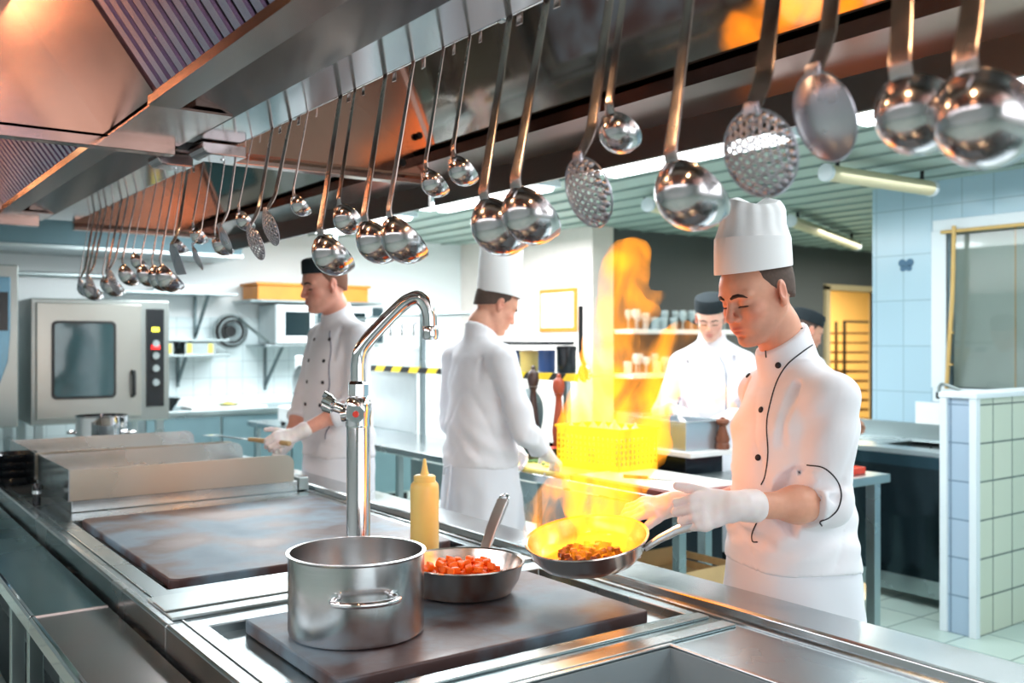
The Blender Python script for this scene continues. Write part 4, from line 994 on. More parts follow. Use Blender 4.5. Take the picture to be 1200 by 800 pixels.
bm = bmesh.new(); prism(bm, [(-0.12, 0.0), (0.0, 0.0), (0.0, -0.02), (-0.11, -0.026)], 'Z', 0, 0.014); obj('handle', bm, BLACK, t, bevel=0.003)
# yellow perforated basket with garlic
t = thing('plastic_basket', 'yellow perforated plastic basket holding white garlic bulbs, behind the flames', 'basket', (3.10, 3.50, 0.92), 4)
def basket_wall(bm, p0, p1, h, nh, nv):
    p0 = Vector(p0); p1 = Vector(p1); d = p1 - p0
    n = Vector((-d.y, d.x, 0)).normalized() * 0.003
    xs = [i / nh for i in range(nh + 1)]; zs = [i / nv for i in range(nv + 1)]
    for i in range(nh):
        for j in range(nv):
            fx0, fx1, z0, z1 = xs[i], xs[i + 1], zs[j] * h, zs[j + 1] * h
            if 0 < j < nv - 1: fr = 0.28
            else: fr = 0.5
            a = fx0 + (fx1 - fx0) * fr; b = fx1 - (fx1 - fx0) * fr
            def q(f0, f1, za, zb):
                vs = [bm.verts.new(p0 + d * f + Vector((0, 0, z)) + o) for o in (-n, n) for f, z in ((f0, za), (f1, za), (f1, zb), (f0, zb))]
                for ff in [(3, 2, 1, 0), (4, 5, 6, 7), (0, 1, 5, 4), (1, 2, 6, 5), (2, 3, 7, 6), (3, 0, 4, 7)]: bm.faces.new([vs[k] for k in ff])
            if fr == 0.5: q(fx0, fx1, z0, z1); continue
            q(fx0, a, z0, z1); q(b, fx1, z0, z1); q(a, b, z0, z0 + (z1 - z0) * .2); q(a, b, z1 - (z1 - z0) * .2, z1)
bm = bmesh.new(); W_, L_, Hh = 0.13, 0.21, 0.19
for a, b, n in (((-W_, -L_, 0), (W_, -L_, 0), 9), ((W_, -L_, 0), (W_, L_, 0), 14), ((W_, L_, 0), (-W_, L_, 0), 9), ((-W_, L_, 0), (-W_, -L_, 0), 14)): basket_wall(bm, a, b, Hh, n, 7)
obj('sides', bm, BASKET, t); obj('bottom', B((-W_, W_, -L_, L_, 0, 0.006)), BASKET, t)
bm = bmesh.new(); slab(bm, [-W_ - .01, W_ + .01], [-L_ - .01, L_ + .01], Hh, Hh + 0.012, [(-W_ + .006, W_ - .006, -L_ + .006, L_ - .006)]); obj('rim', bm, BASKET, t)
for k in range(14):
    bm = bmesh.new(); r = random.uniform(0.024, 0.03); lathe(bm, [(0, 0), (r * .6, 0.003), (r, r * .6), (r * .92, r), (r * .5, r * 1.5), (r * .2, r * 1.9), (r * .15, r * 2.3), (0, r * 2.3)], 16)
    for v in bm.verts: a = math.atan2(v.co.y, v.co.x); f = 1 + 0.05 * math.cos(7 * a); v.co.x *= f; v.co.y *= f
    o = obj('garlic_bulb', bm, GARLIC, smooth=True); x = (k % 3 - 1) * 0.07 + random.uniform(-.008, .008); y = (k // 3 - 2) * 0.078
    o.location = (3.10 + x, 3.50 + y + 0.02, 0.92 + 0.150 + random.uniform(0, .015)); tag(o, 'white garlic bulb heaped in the yellow basket', 'garlic', 'garlic bulbs in the yellow basket')
tag(obj('paper_stack', B((3.0, 3.2, 3.31, 3.69, 0.929, 1.07)), BOARDW), 'white paper wrap filling the yellow basket under the garlic', 'paper')
# pepper mills
def mill(x, y, z, h, label, m=WOOD, s=1.0):
    t = thing('pepper_mill', label, 'pepper mill', (x, y, z), 0, 'turned wooden mills')
    bm = bmesh.new(); lathe(bm, [(0, 0), (0.033 * s, 0), (0.036 * s, 0.02), (0.03 * s, h * .2), (0.036 * s, h * .32), (0.02 * s, h * .62), (0.017 * s, h * .72), (0.028 * s, h * .76), (0, h * .76)], 24, cap=False); obj('body', bm, m, t, smooth=True)
    bm = bmesh.new(); lathe(bm, [(0.026 * s, h * .765), (0.034 * s, h * .83), (0.030 * s, h * .91), (0.012 * s, h * .95), (0.012 * s, h * .98), (0, h)], 24); obj('cap', bm, m, t, smooth=True)
mill(3.20, 4.22, 0.9, 0.50, 'tall dark wooden pepper mill on the table, left of the flames', mat('dark_wood', (56, 34, 28), 0.3))
mill(3.22, 4.02, 0.9, 0.46, 'tall reddish wooden pepper mill on the table, partly behind flames', mat('red_wood', (150, 60, 30), 0.35))
mill(3.60, 3.205, 1.0, 0.16, 'short brown wooden mill on the raised counter beside the container', WOOD)
t = thing('wall_clamp', 'black utensil with hooked top hanging at the over-shelf end', 'utensil', (3.30, 3.93, 1.36), 0)
bm = bmesh.new(); tube(bm, smooth_path([(0, 0, 0.36), (0.0, 0, 0.30), (0, 0.0, 0.12), (0, -0.02, 0.06), (0, -0.05, 0.02), (0, -0.06, -0.03)], 4), [0.014] * 10 + [0.012] * 11 if False else 0.013, 8); obj('handle', bm, BLACK, t, smooth=True)
bm = bmesh.new(); lathe(bm, [(0, -0.012), (0.045, -0.008), (0.05, 0.0), (0.045, 0.008), (0, 0.012)], 20, T(0, -0.03, 0.0) @ R(90, 'Y')); obj('disc', bm, CHROME, t, smooth=True)
# dark pan with vegetables, knife, next to the yellow board
t = thing('roasting_pan', 'dark roasting pan of vegetables beside the yellow cutting board', 'pan', (3.10, 4.02, 0.9), 0)
bm = bmesh.new()
for a in [(-0.14, 0.14, -0.16, 0.16, 0, 0.005), (-0.14, -0.135, -0.16, 0.16, 0.005, 0.06), (0.135, 0.14, -0.16, 0.16, 0.005, 0.06), (-0.135, 0.135, -0.16, -0.155, 0.005, 0.06), (-0.135, 0.135, 0.155, 0.16, 0.005, 0.06)]: box(bm, *a)
for v in bm.verts: v.co.z += 0.0185
obj('dish', bm, BLACKM, t, bevel=0.003)
for k, (x, y, r, m, l) in enumerate(((3.04, 3.90, 0.035, RED, 'red tomato nearest the basket in the dark roasting pan'), (3.11, 3.93, 0.032, RED, 'red tomato at the right rear of the dark roasting pan'), (3.05, 4.02, 0.034, BLACKM, 'dark aubergine piece in the middle of the roasting pan'), (3.06, 4.12, 0.03, GREEN, 'green vegetable at the left end of the roasting pan'), (3.14, 4.08, 0.035, BLACKM, 'dark aubergine piece at the rear of the roasting pan'))):
    bm = bmesh.new(); lathe(bm, [(0, 0), (r * .6, r * .08), (r * .95, r * .5), (r, r), (r * .8, r * 1.5), (r * .4, r * 1.72), (0, r * 1.6)], 20); o = obj('vegetable', bm, m, smooth=True); o.location = (x, y, 0.9245); tag(o, l, 'vegetable', 'vegetables in the roasting pan')
t = thing('lid', 'round steel lid leaning upright behind the dark pepper mill', 'lid', (3.27, 4.45, 0.905), 0, rot=(0, math.radians(12), 0))
bm = bmesh.new(); lathe(bm, [(0, 0.02), (0.08, 0.014), (0.17, 0.0), (0.18, 0.0), (0.18, 0.004), (0.08, 0.018), (0, 0.024)], 40, T(0, 0, 0.18) @ R(-90, 'Y'), cap=False); obj('disc', bm, STEELB, t, smooth=True)
bm = bmesh.new(); tube(bm, [(-0.02, -0.03, 0.18), (-0.05, -0.02, 0.18), (-0.05, 0.02, 0.18), (-0.02, 0.03, 0.18)], 0.006, 8); obj('grip', bm, CHROME, t, smooth=True)
# chopped food on the yellow board
for k in range(16):
    bm = bmesh.new(); bmesh.ops.create_icosphere(bm, subdivisions=1, radius=0.014)
    for v in bm.verts: v.co *= random.uniform(.8, 1.1); v.co.z *= 0.6
    o = obj('chopped_vegetable', bm, GREEN if k % 3 else mat('cut_food', (210, 190, 110), 0.5)); o.location = (2.86 + random.uniform(0, .14), 3.66 + random.uniform(0, .2), 0.926)
    tag(o, 'small chopped vegetable piece on the yellow cutting board', 'vegetable piece', 'chopped pieces on the yellow board')
# wooden crates below the table
for i, (z, l) in enumerate(((0.312, 'pale wooden crate at the bottom of the stack under the table'), (0.405, 'pale wooden crate in the middle of the stack under the table'), (0.498, 'pale wooden crate on top of the stack under the table'))):
    t = thing('wooden_crate', l, 'crate', (3.03, 2.95, z), random.uniform(-3, 3), 'crates stacked under the table')
    for q_ in ((-0.17, 0.17, -0.2, -0.19, 0, 0.085), (-0.17, 0.17, 0.19, 0.2, 0, 0.085)): obj('side', B(q_), PALEWOOD, t)
    for q_ in ((-0.17, -0.16, -0.19, 0.19, 0.01, 0.04), (-0.17, -0.16, -0.19, 0.19, 0.05, 0.08), (0.16, 0.17, -0.19, 0.19, 0.01, 0.04), (0.16, 0.17, -0.19, 0.19, 0.05, 0.08)): obj('slat', B(q_), PALEWOOD, t)
    obj('bottom', B((-0.16, 0.16, -0.19, 0.19, 0, 0.01)), PALEWOOD, t)

# --- glass shelf behind the woman
t = thing('glass_shelf', 'white wall shelf crowded with glasses behind the woman', 'shelf', (6.1, 6.3, 1.62))
obj('board', B((5.82, 7.35, 6.22, 6.495, 1.60, 1.64)), WHITE, t, bevel=0.004, world=True)
obj('board', B((5.82, 7.35, 6.22, 6.495, 1.20, 1.24)), WHITE, t, bevel=0.004, world=True)
obj('cabinet_body', B((5.82, 8.6, 6.1, 6.495, 0.0, 0.9)), STEELB, t, bevel=0.004, world=True)
kk = 0
for z0, n in ((1.64, 24), (1.24, 12)):
    for k in range(n):
        x = 5.95 + (k // 2) * 0.115 + random.uniform(-.02, .02); y = 6.30 + 0.11 * (k % 2); h = random.choice((0.11, 0.15, 0.18)); r = random.uniform(.035, .045)
        bm = bmesh.new()
        if h > 0.14: lathe(bm, [(r * .8, 0), (r * .8, 0.004), (0.005, 0.01), (0.005, h * .45), (r * .8, h * .6), (r, h * .8), (r * .8, h), (r * .76, h), (r * .95, h * .8), (0.004, h * .48), (0, h * .46)], 16)
        else: lathe(bm, [(r * .85, 0), (r, h), (r * .94, h), (r * .8, 0.008), (0, 0.008)], 16)
        o = obj('drinking_glass', bm, mat('pale_glass', (220, 236, 240), 0.06, 0.0, 0.6, alpha=0.45), smooth=True); o.location = (x, y, z0)
        row = 'upper' if z0 > 1.5 else 'lower'; kind = 'stemmed' if h > 0.14 else 'straight'
        tag(o, f'{kind} drinking glass on the {row} white shelf behind the woman', 'glass', f'{kind} glasses on the {row} shelf')

# --- store room seen through the doorway: rack with trays
t = thing('bakery_rack', 'tall dark rack of baking trays in the warm-lit doorway', 'rack', (10.9, 7.7, 0))
for x in (10.6, 11.2):
    for y in (7.4, 7.95): obj('upright', B((x - .015, x + .015, y - .015, y + .015, 0, 1.80)), DARK, t, world=True)
bm = B((10.6, 11.2, 7.385, 7.415, 1.77, 1.80)); obj('top_bar', bm, DARK, t, world=True)
for k in range(12): obj('tray', B((10.62, 11.18, 7.4, 7.95, 0.25 + k * 0.125, 0.275 + k * 0.125)), mat('tray_metal', (92, 66, 44), 0.5, 0.3), t, world=True)

# --- sink counter on the right
t = thing('sink_counter', 'stainless sink counter with a dark reflection painted on its front beside the tiled partition', 'sink counter', (5.45, 3.3, 0))
HS = (5.30, 5.65, 2.95, 3.45)
bm = bmesh.new(); slab(bm, [5.13, 5.79], [2.80, 4.7], 0.87, 0.90, [HS]); obj('worktop', bm, STEELB, t, bevel=0.003, world=True)
obj('basin', B((HS[0], HS[1], HS[2], HS[3], 0.68, 0.69), (HS[0] - .004, HS[0], HS[2], HS[3], 0.68, 0.89), (HS[1], HS[1] + .004, HS[2], HS[3], 0.68, 0.89)), STEELB, t, world=True)
obj('front_panel', B((5.15, 5.17, 2.82, 4.68, 0.16, 0.80)), mat('steel_dark_reflection', (30, 46, 52), 0.12, 0.7, var=0.3, scale=1.5), t, world=True)  # stainless steel; its dark reflection is put into the base colour
obj('top_band', B((5.14, 5.17, 2.82, 4.68, 0.80, 0.87)), mat('dark_band', (44, 70, 80), 0.15, 0.8), t, world=True)
obj('lower_panel', B((5.15, 5.17, 2.82, 4.68, 0.06, 0.16)), STEELB, t, world=True)
obj('side_panel', B((5.17, 5.78, 2.82, 2.84, 0.06, 0.87), (5.17, 5.78, 4.66, 4.68, 0.06, 0.87)), STEELB, t, world=True)
obj('upstand', B((5.76, 5.79, 2.80, 4.7, 0.90, 1.0)), STEELB, t, world=True)
obj('white_splash', B((5.775, 5.788, 2.80, 3.5, 1.0, 1.14)), WHITE, t, world=True)
t = thing('sink_tap', 'slim grey swivel tap over the sink counter by the window', 'tap', (5.55, 3.10, 0.9))
bm = bmesh.new(); lathe(bm, [(0.025, 0), (0.025, 0.02), (0.015, 0.03), (0.014, 0.28)], 14); obj('stem', bm, WHITE, t, smooth=True)
bm = bmesh.new(); tube(bm, smooth_path([(0, -0.24, 0.24), (0, -0.12, 0.30), (0, 0.06, 0.365), (0, 0.10, 0.36), (0, 0.11, 0.32)]), 0.010, 8); obj('spout', bm, STEELB, t, smooth=True)
bm = bmesh.new(); lathe(bm, [(0.014, 0), (0.018, 0.01), (0.016, 0.04)], 10, T(0, 0.11, 0.28)); obj('nozzle', bm, DARK, t, smooth=True)
t = thing('soap_pump', 'small white pump bottle on the sink counter edge', 'bottle', (5.35, 3.72, 0.9))
bm = bmesh.new(); lathe(bm, [(0, 0), (0.028, 0), (0.03, 0.01), (0.028, 0.11), (0.012, 0.13), (0.012, 0.15), (0, 0.15)], 16, cap=False); obj('body', bm, WHITE, t, smooth=True)
bm = bmesh.new(); tube(bm, [(0, 0, 0.15), (0, 0, 0.18), (-0.03, -0.02, 0.185)], 0.007, 8); obj('pump', bm, WHITE, t, smooth=True)
t = thing('sponge_caddy', 'small holder of yellow and green sponges beside the sink tap', 'sponge holder', (5.50, 2.90, 0.9))
bm = B((-0.05, 0.05, -0.04, 0.04, 0, 0.09)); obj('holder', bm, BROWN_ if 'BROWN_' in globals() else mat('brown_jar', (130, 100, 70), 0.4), t, bevel=0.006)
obj('sponge', B((-0.04, 0.0, -0.03, 0.03, 0.09, 0.14)), mat('green_sponge', (70, 140, 100), 0.9), t, bevel=0.004, label='green sponge'); obj('sponge', B((0.005, 0.04, -0.03, 0.03, 0.09, 0.13)), mat('yellow_sponge', (230, 200, 60), 0.9), t, bevel=0.004, label='yellow sponge')

# --- back left: ovens, shelves, counter
def oven(x0, x1, y, z0, z1, label, ctrl):
    t = thing('combi_oven', label, 'oven', ((x0 + x1) / 2, y + 0.4, 0), 0, 'combi ovens')
    obj('casing', B((x0, x1, y, y + 0.8, z0, z1)), mat('oven_steel', (150, 156, 154), 0.3, 0.9, scale=2, var=0.12), t, bevel=0.008, world=True)
    if ctrl:
        xd = x1 - 0.20
        d = obj('door', B((x0 + 0.03, xd, y - 0.03, y - 0.002, z0 + 0.04, z1 - 0.03)), mat('oven_door_steel', (164, 164, 158), 0.28, 0.9, scale=2, var=0.1), t, bevel=0.006, world=True)
        cx0, cx1, cz0, cz1 = x0 + 0.12, xd - 0.17, z0 + 0.17, z1 - 0.15
        def rr(x0_, x1_, z0_, z1_, r): 
            return [(cx + r * math.cos(math.radians(a0 + 18 * k)), cz + r * math.sin(math.radians(a0 + 18 * k))) for cx, cz, a0 in ((x1_ - r, z1_ - r, 0), (x0_ + r, z1_ - r, 90), (x0_ + r, z0_ + r, 180), (x1_ - r, z0_ + r, 270)) for k in range(6)]
        bm = bmesh.new(); prism(bm, rr(cx0, cx1, cz0, cz1, 0.035), 'Y', y - 0.036, y - 0.03); obj('gasket', bm, BLACK, d, world=True)
        bm = bmesh.new(); prism(bm, rr(cx0 + .018, cx1 - .018, cz0 + .018, cz1 - .018, 0.025), 'Y', y - 0.040, y - 0.036); obj('window', bm, mat('oven_window', (52, 84, 88), 0.06, 0, 0.8, scale=3, rgb2=(24, 44, 48)), d, world=True)
        bm = bmesh.new(); tube(bm, [(xd - 0.06, y - 0.03, 1.32), (xd - 0.06, y - 0.07, 1.32), (xd - 0.06, y - 0.075, 1.30), (xd - 0.06, y - 0.075, 1.16), (xd - 0.06, y - 0.03, 1.15)], 0.013, 8); obj('handle', bm, DARK, d, smooth=True, world=True)
        p = obj('control_panel', B((xd + 0.04, x1 - 0.04, y - 0.012, y - 0.001, z0 + 0.10, z1 - 0.06)), BLACKM, t, world=True)
        for k, zz in enumerate((1.545, 1.46, 1.37, 1.27)):
            bm = bmesh.new(); lathe(bm, [(0.026, 0), (0.024, 0.022), (0, 0.022)], 20, T((xd + x1) / 2, y - 0.012, zz - 0.03) @ R(90, 'X')); obj('knob', bm, STEELB, p, smooth=True, world=True)
        obj('display', B(((xd + x1) / 2 - .03, (xd + x1) / 2 + .03, y - 0.016, y - 0.012, 1.475, 1.505)), REDL, p, world=True, label='red lit number display')
        obj('display', B(((xd + x1) / 2 - .025, (xd + x1) / 2 + .025, y - 0.016, y - 0.012, 1.60, 1.63)), YELL, p, world=True, label='yellow lit display')
    bm = B((x0 + .03, x0 + .08, y + .03, y + .08, 0, z0), (x1 - .08, x1 - .03, y + .03, y + .08, 0, z0), (x0 + .03, x0 + .08, y + .72, y + .77, 0, z0), (x1 - .08, x1 - .03, y + .72, y + .77, 0, z0), (x0 + .03, x1 - .03, y + .05, y + .75, 0.3, 0.33))
    obj('stand', bm, STEELB, t, world=True)
    return t
oven(1.13, 2.03, 7.0, 0.97, 1.82, 'steel combi oven with dark window and red lit display at left', True)
t2 = oven(0.15, 1.05, 6.95, 0.97, 2.03, 'tall steel oven cut by the left edge, curved blue door panel', False)
bm = bmesh.new(); prism(bm, [(0.3, 1.2), (0.92, 1.2), (0.985, 1.4), (1.0, 1.6), (1.0, 1.95), (0.3, 1.95)], 'Y', 6.925, 6.949); obj('door', bm, mat('oven_blue_door', (92, 130, 150), 0.25, 0.6), t2, bevel=0.006, world=True)
obj('display', B((0.93, 0.985, 6.918, 6.925, 1.60, 1.85)), BLACKM, t2, world=True)
t = thing('wall_duct', 'long blue-grey duct band running along the back wall above the ovens', 'duct', (1.0, 8.4, 2.1))
obj('casing', B((-2.0, 2.9, 7.9, 8.58, 2.26, 2.50)), mat('duct_paint', (96, 124, 134), 0.5, 0.2), t, bevel=0.01, world=True)
obj('lower_flange', B((-2.0, 2.9, 7.88, 8.58, 2.235, 2.26)), STEELB, t, world=True)
t = thing('wall_pipe', 'thin grey pipe running along the white wall above the oven', 'pipe', (0.6, 8.55, 2.0))
bm = bmesh.new(); tube(bm, [(-1.5, 8.55, 2.08), (1.95, 8.55, 2.08)], 0.02, 8); obj('run', bm, STEELB, t, world=True, smooth=True)
t = thing('back_counter', 'steel worktop with blue-grey cupboards along the white tiled back wall', 'counter', (3.0, 8.2, 0))
obj('worktop', B((2.1, 4.6, 7.9, 8.575, 0.92, 0.96)), STEELB, t, bevel=0.004, world=True)
for k in range(4):
    x = 2.12 + k * 0.62; d = obj('cupboard_door', B((x, x + 0.60, 7.93, 7.95, 0.12, 0.90)), mat('cupboard_steel', (118, 146, 154), 0.35, 0.7), t, bevel=0.003, world=True)
    bm = bmesh.new(); tube(bm, [(x + .52, 7.93, .55), (x + .52, 7.90, .57), (x + .52, 7.90, .73), (x + .52, 7.93, .75)], 0.006, 6); obj('handle', bm, CHROME, d, world=True)
obj('carcass', B((2.11, 4.59, 7.95, 8.57, 0.1, 0.92)), STEELB, t, world=True)
obj('plinth', B((2.15, 4.55, 7.99, 8.55, 0.0, 0.1)), DARK, t, world=True)
t = board('cutting_board', 'white cutting board on the back counter between ovens and left chef', 2.5, 3.15, 7.98, 8.3, 0.96, BOARDW); t['group'] = 'x'; del t['group']
t = thing('plate_of_food', 'small plate with a heap of yellow food on the back white board', 'plate', (2.86, 8.12, 0.978))
bm = bmesh.new(); lathe(bm, [(0, 0), (0.05, 0), (0.09, 0.015), (0.088, 0.018), (0.05, 0.005), (0, 0.004)], 28, cap=False); obj('dish', bm, mat('plate_green', (150, 160, 110), 0.4), t, smooth=True)
bm = bmesh.new(); bmesh.ops.create_icosphere(bm, subdivisions=3, radius=0.05)
for v in bm.verts: v.co.z = max(0, v.co.z * 0.5) + 0.005; v.co.x *= 1 + 0.1 * math.sin(v.co.y * 200)
o = obj('food_heap', bm, mat('yellow_food', (220, 196, 96), 0.6), smooth=True); o.location = (2.86, 8.12, 0.982); tag(o, 'heap of yellow food on the small plate on the back counter', 'food')
t = thing('black_bowl', 'wide black bowl on the back counter beside the combi oven', 'bowl', (2.28, 8.1, 0.96)); bm = bmesh.new(); lathe(bm, [(0, 0), (0.09, 0), (0.16, 0.10), (0.155, 0.10), (0.085, 0.008), (0, 0.008)], 28, cap=False); obj('shell', bm, BLACKM, t, smooth=True)
def wall_shelf(x0, x1, z, y0, label, brs):
    t = thing('wall_shelf', label, 'shelf', ((x0 + x1) / 2, 8.4, z), 0, 'steel shelves on the back wall')
    obj('deck', B((x0, x1, y0, 8.578, z, z + 0.02)), STEELB, t, bevel=0.002, world=True)
    for x in brs:
        bm = B((x, x + 0.02, 8.55, 8.578, z - 0.40, z)); prism(bm, [(8.57, z - 0.38), (8.57, z - 0.34), (y0 + 0.08, z), (y0 + 0.04, z)], 'X', x, x + 0.02); obj('bracket', bm, mat('bracket_steel', (110, 126, 130), 0.4, 0.8), t, world=True)
    return t
wall_shelf(2.05, 2.88, 1.53, 8.15, 'lower steel wall shelf with boxes, right of the combi oven', (2.55,))
wall_shelf(2.05, 2.88, 1.40, 8.15, 'bottom steel wall shelf under the boxes, right of the combi oven', ())
wall_shelf(1.9, 2.95, 1.93, 8.15, 'upper steel wall shelf with stacked trays above the boxes', (2.7,))
wall_shelf(3.18, 4.3, 1.48, 8.1, 'steel wall shelf carrying the white microwave ovens', (3.35,))
for i, (x, l) in enumerate(((2.15, 'dark box with yellow corners on the wall shelf, next to the oven'), (2.50, 'dark box with yellow corners on the wall shelf, near the coiled hose'))):
    t = thing('storage_box', l, 'box', (x + .13, 8.3, 1.42), 0, 'boxes on the wall shelf'); obj('body', B((-0.13, 0.13, -0.12, 0.12, 0, 0.10)), STEELB, t, bevel=0.004)
    for s in (-1, 1): obj('corner', B((s * .09 - .02, s * .09 + .02, -0.123, -0.119, 0.01, 0.09)), mat('yellow_mark', (220, 210, 80), 0.5), t, label='yellow marked corner')
for k in range(4):
    bm = bmesh.new(); slab(bm, [-0.2, 0.2], [-0.15, 0.15], 0, 0.015, [(-0.18, 0.18, -0.13, 0.13)]); box(bm, -0.18, 0.18, -0.13, 0.13, 0, 0.004); o = obj('steel_tray', bm, STEELB); o.location = (2.45 + .03 * k, 8.36, 1.95 + k * 0.0155); tag(o, ['bottom', 'second lowest', 'third', 'top'][k] + ' steel tray of the small stack on the upper wall shelf', 'tray', 'trays on the upper wall shelf')
t = thing('hose_reel', 'dark coiled hose reel on the wall between shelf and microwaves', 'hose reel', (2.99, 8.45, 1.62))
for k in range(4):
    bm = bmesh.new(); r = 0.15 - 0.018 * k; tube(bm, [(r * math.cos(2 * PI * i / 28), -0.02 * k, r * math.sin(2 * PI * i / 28)) for i in range(28)], 0.012, 8, closed=True); obj('hose_coil', bm, BLACK if k % 2 else STEELB, t, smooth=True)
bm = bmesh.new(); lathe(bm, [(0.05, 0), (0.05, 0.12), (0, 0.12)], 16, T(0, 0.12, 0) @ R(90, 'X')); obj('hub', bm, DARK, t, smooth=True)
bm = bmesh.new(); tube(bm, [(0.05, -0.06, 0.12), (0.24, -0.3, -0.10)], 0.014, 8); obj('arm', bm, STEELB, t, smooth=True)
for i, (x, l) in enumerate(((3.30, 'white microwave oven on the wall shelf, left one'), (3.86, 'white microwave oven on the wall shelf, right one behind the left chef'))):
    t = thing('microwave_oven', l, 'microwave', (x + .25, 8.32, 1.50), 0, 'microwaves on the wall shelf')
    obj('casing', B((-0.26, 0.26, -0.18, 0.22, 0.008, 0.36)), mat('microwave_side', (196, 204, 206), 0.4, 0.3), t, bevel=0.006)
    d = obj('door', B((-0.25, 0.13, -0.20, -0.181, 0.02, 0.35)), WHITE, t, bevel=0.004); obj('window', B((-0.18, 0.06, -0.204, -0.20, 0.08, 0.30)), OVENGL, d)
    obj('panel', B((0.14, 0.25, -0.195, -0.181, 0.02, 0.35)), mat('panel_dark', (40, 60, 66), 0.3), t); obj('handle', B((0.10, 0.125, -0.225, -0.205, 0.1, 0.28)), STEELB, d, bevel=0.004)
bm = B((3.12, 4.2, 8.12, 8.5, 1.90, 2.04)); t = thing('orange_crate', 'long orange-brown box above the microwaves behind the left chef', 'box', (3.6, 8.3, 1.90)); bm.free()
obj('body', B((3.12, 4.2, 8.12, 8.5, 1.90, 2.03)), ORANGE, t, bevel=0.006, world=True); obj('lid', B((3.10, 4.22, 8.10, 8.52, 2.03, 2.055)), ORANGE, t, bevel=0.004, world=True)
wall_shelf(3.05, 4.35, 1.88, 8.12, 'steel wall shelf carrying the long orange-brown box', ())
# framed notice on the pillar side wall
t = thing('notice_frame', 'orange framed white notice on the white wall left of the pillar', 'notice', (5.535, 6.9, 1.85)); obj('frame', B((5.53, 5.55, 6.65, 7.2, 1.62, 2.02)), ORANGE, t, bevel=0.004, world=True); obj('sheet', B((5.525, 5.53, 6.69, 7.16, 1.66, 1.98)), WHITE, t, world=True)
# waste bin with pedal next to the side table
# ================================================================== PEOPLE
SKIN = bpy.data.materials.new('skin'); SKIN.use_nodes = True; nt = SKIN.node_tree; b = nt.nodes['Principled BSDF']
at = nt.nodes.new('ShaderNodeAttribute'); at.attribute_name = 'tone'
nz = nt.nodes.new('ShaderNodeTexNoise'); nz.inputs['Scale'].default_value = 60; nz.inputs['Detail'].default_value = 4
tc = nt.nodes.new('ShaderNodeTexCoord'); nt.links.new(tc.outputs['Object'], nz.inputs['Vector'])
mr = nt.nodes.new('ShaderNodeMapRange'); mr.inputs[3].default_value = 0.9; mr.inputs[4].default_value = 1.08; nt.links.new(nz.outputs['Fac'], mr.inputs[0])
vm = nt.nodes.new('ShaderNodeVectorMath'); vm.operation = 'SCALE'; nt.links.new(at.outputs['Color'], vm.inputs[0]); nt.links.new(mr.outputs[0], vm.inputs['Scale'])
nt.links.new(vm.outputs[0], b.inputs['Base Color']); b.inputs['Roughness'].default_value = 0.45; b.inputs['Specular IOR Level'].default_value = 0.35
b.inputs['Subsurface Weight'].default_value = 0.15; b.inputs['Subsurface Radius'].default_value = (0.012, 0.004, 0.002); b.inputs['Subsurface Scale'].default_value = 1
A_ = np.array
def head_frame(c, yaw, pitch, roll=0):
    return Vector(c), (Matrix.Rotation(math.radians(yaw), 3, 'Z') @ Matrix.Rotation(math.radians(pitch), 3, 'Y') @ Matrix.Rotation(math.radians(roll), 3, 'X'))
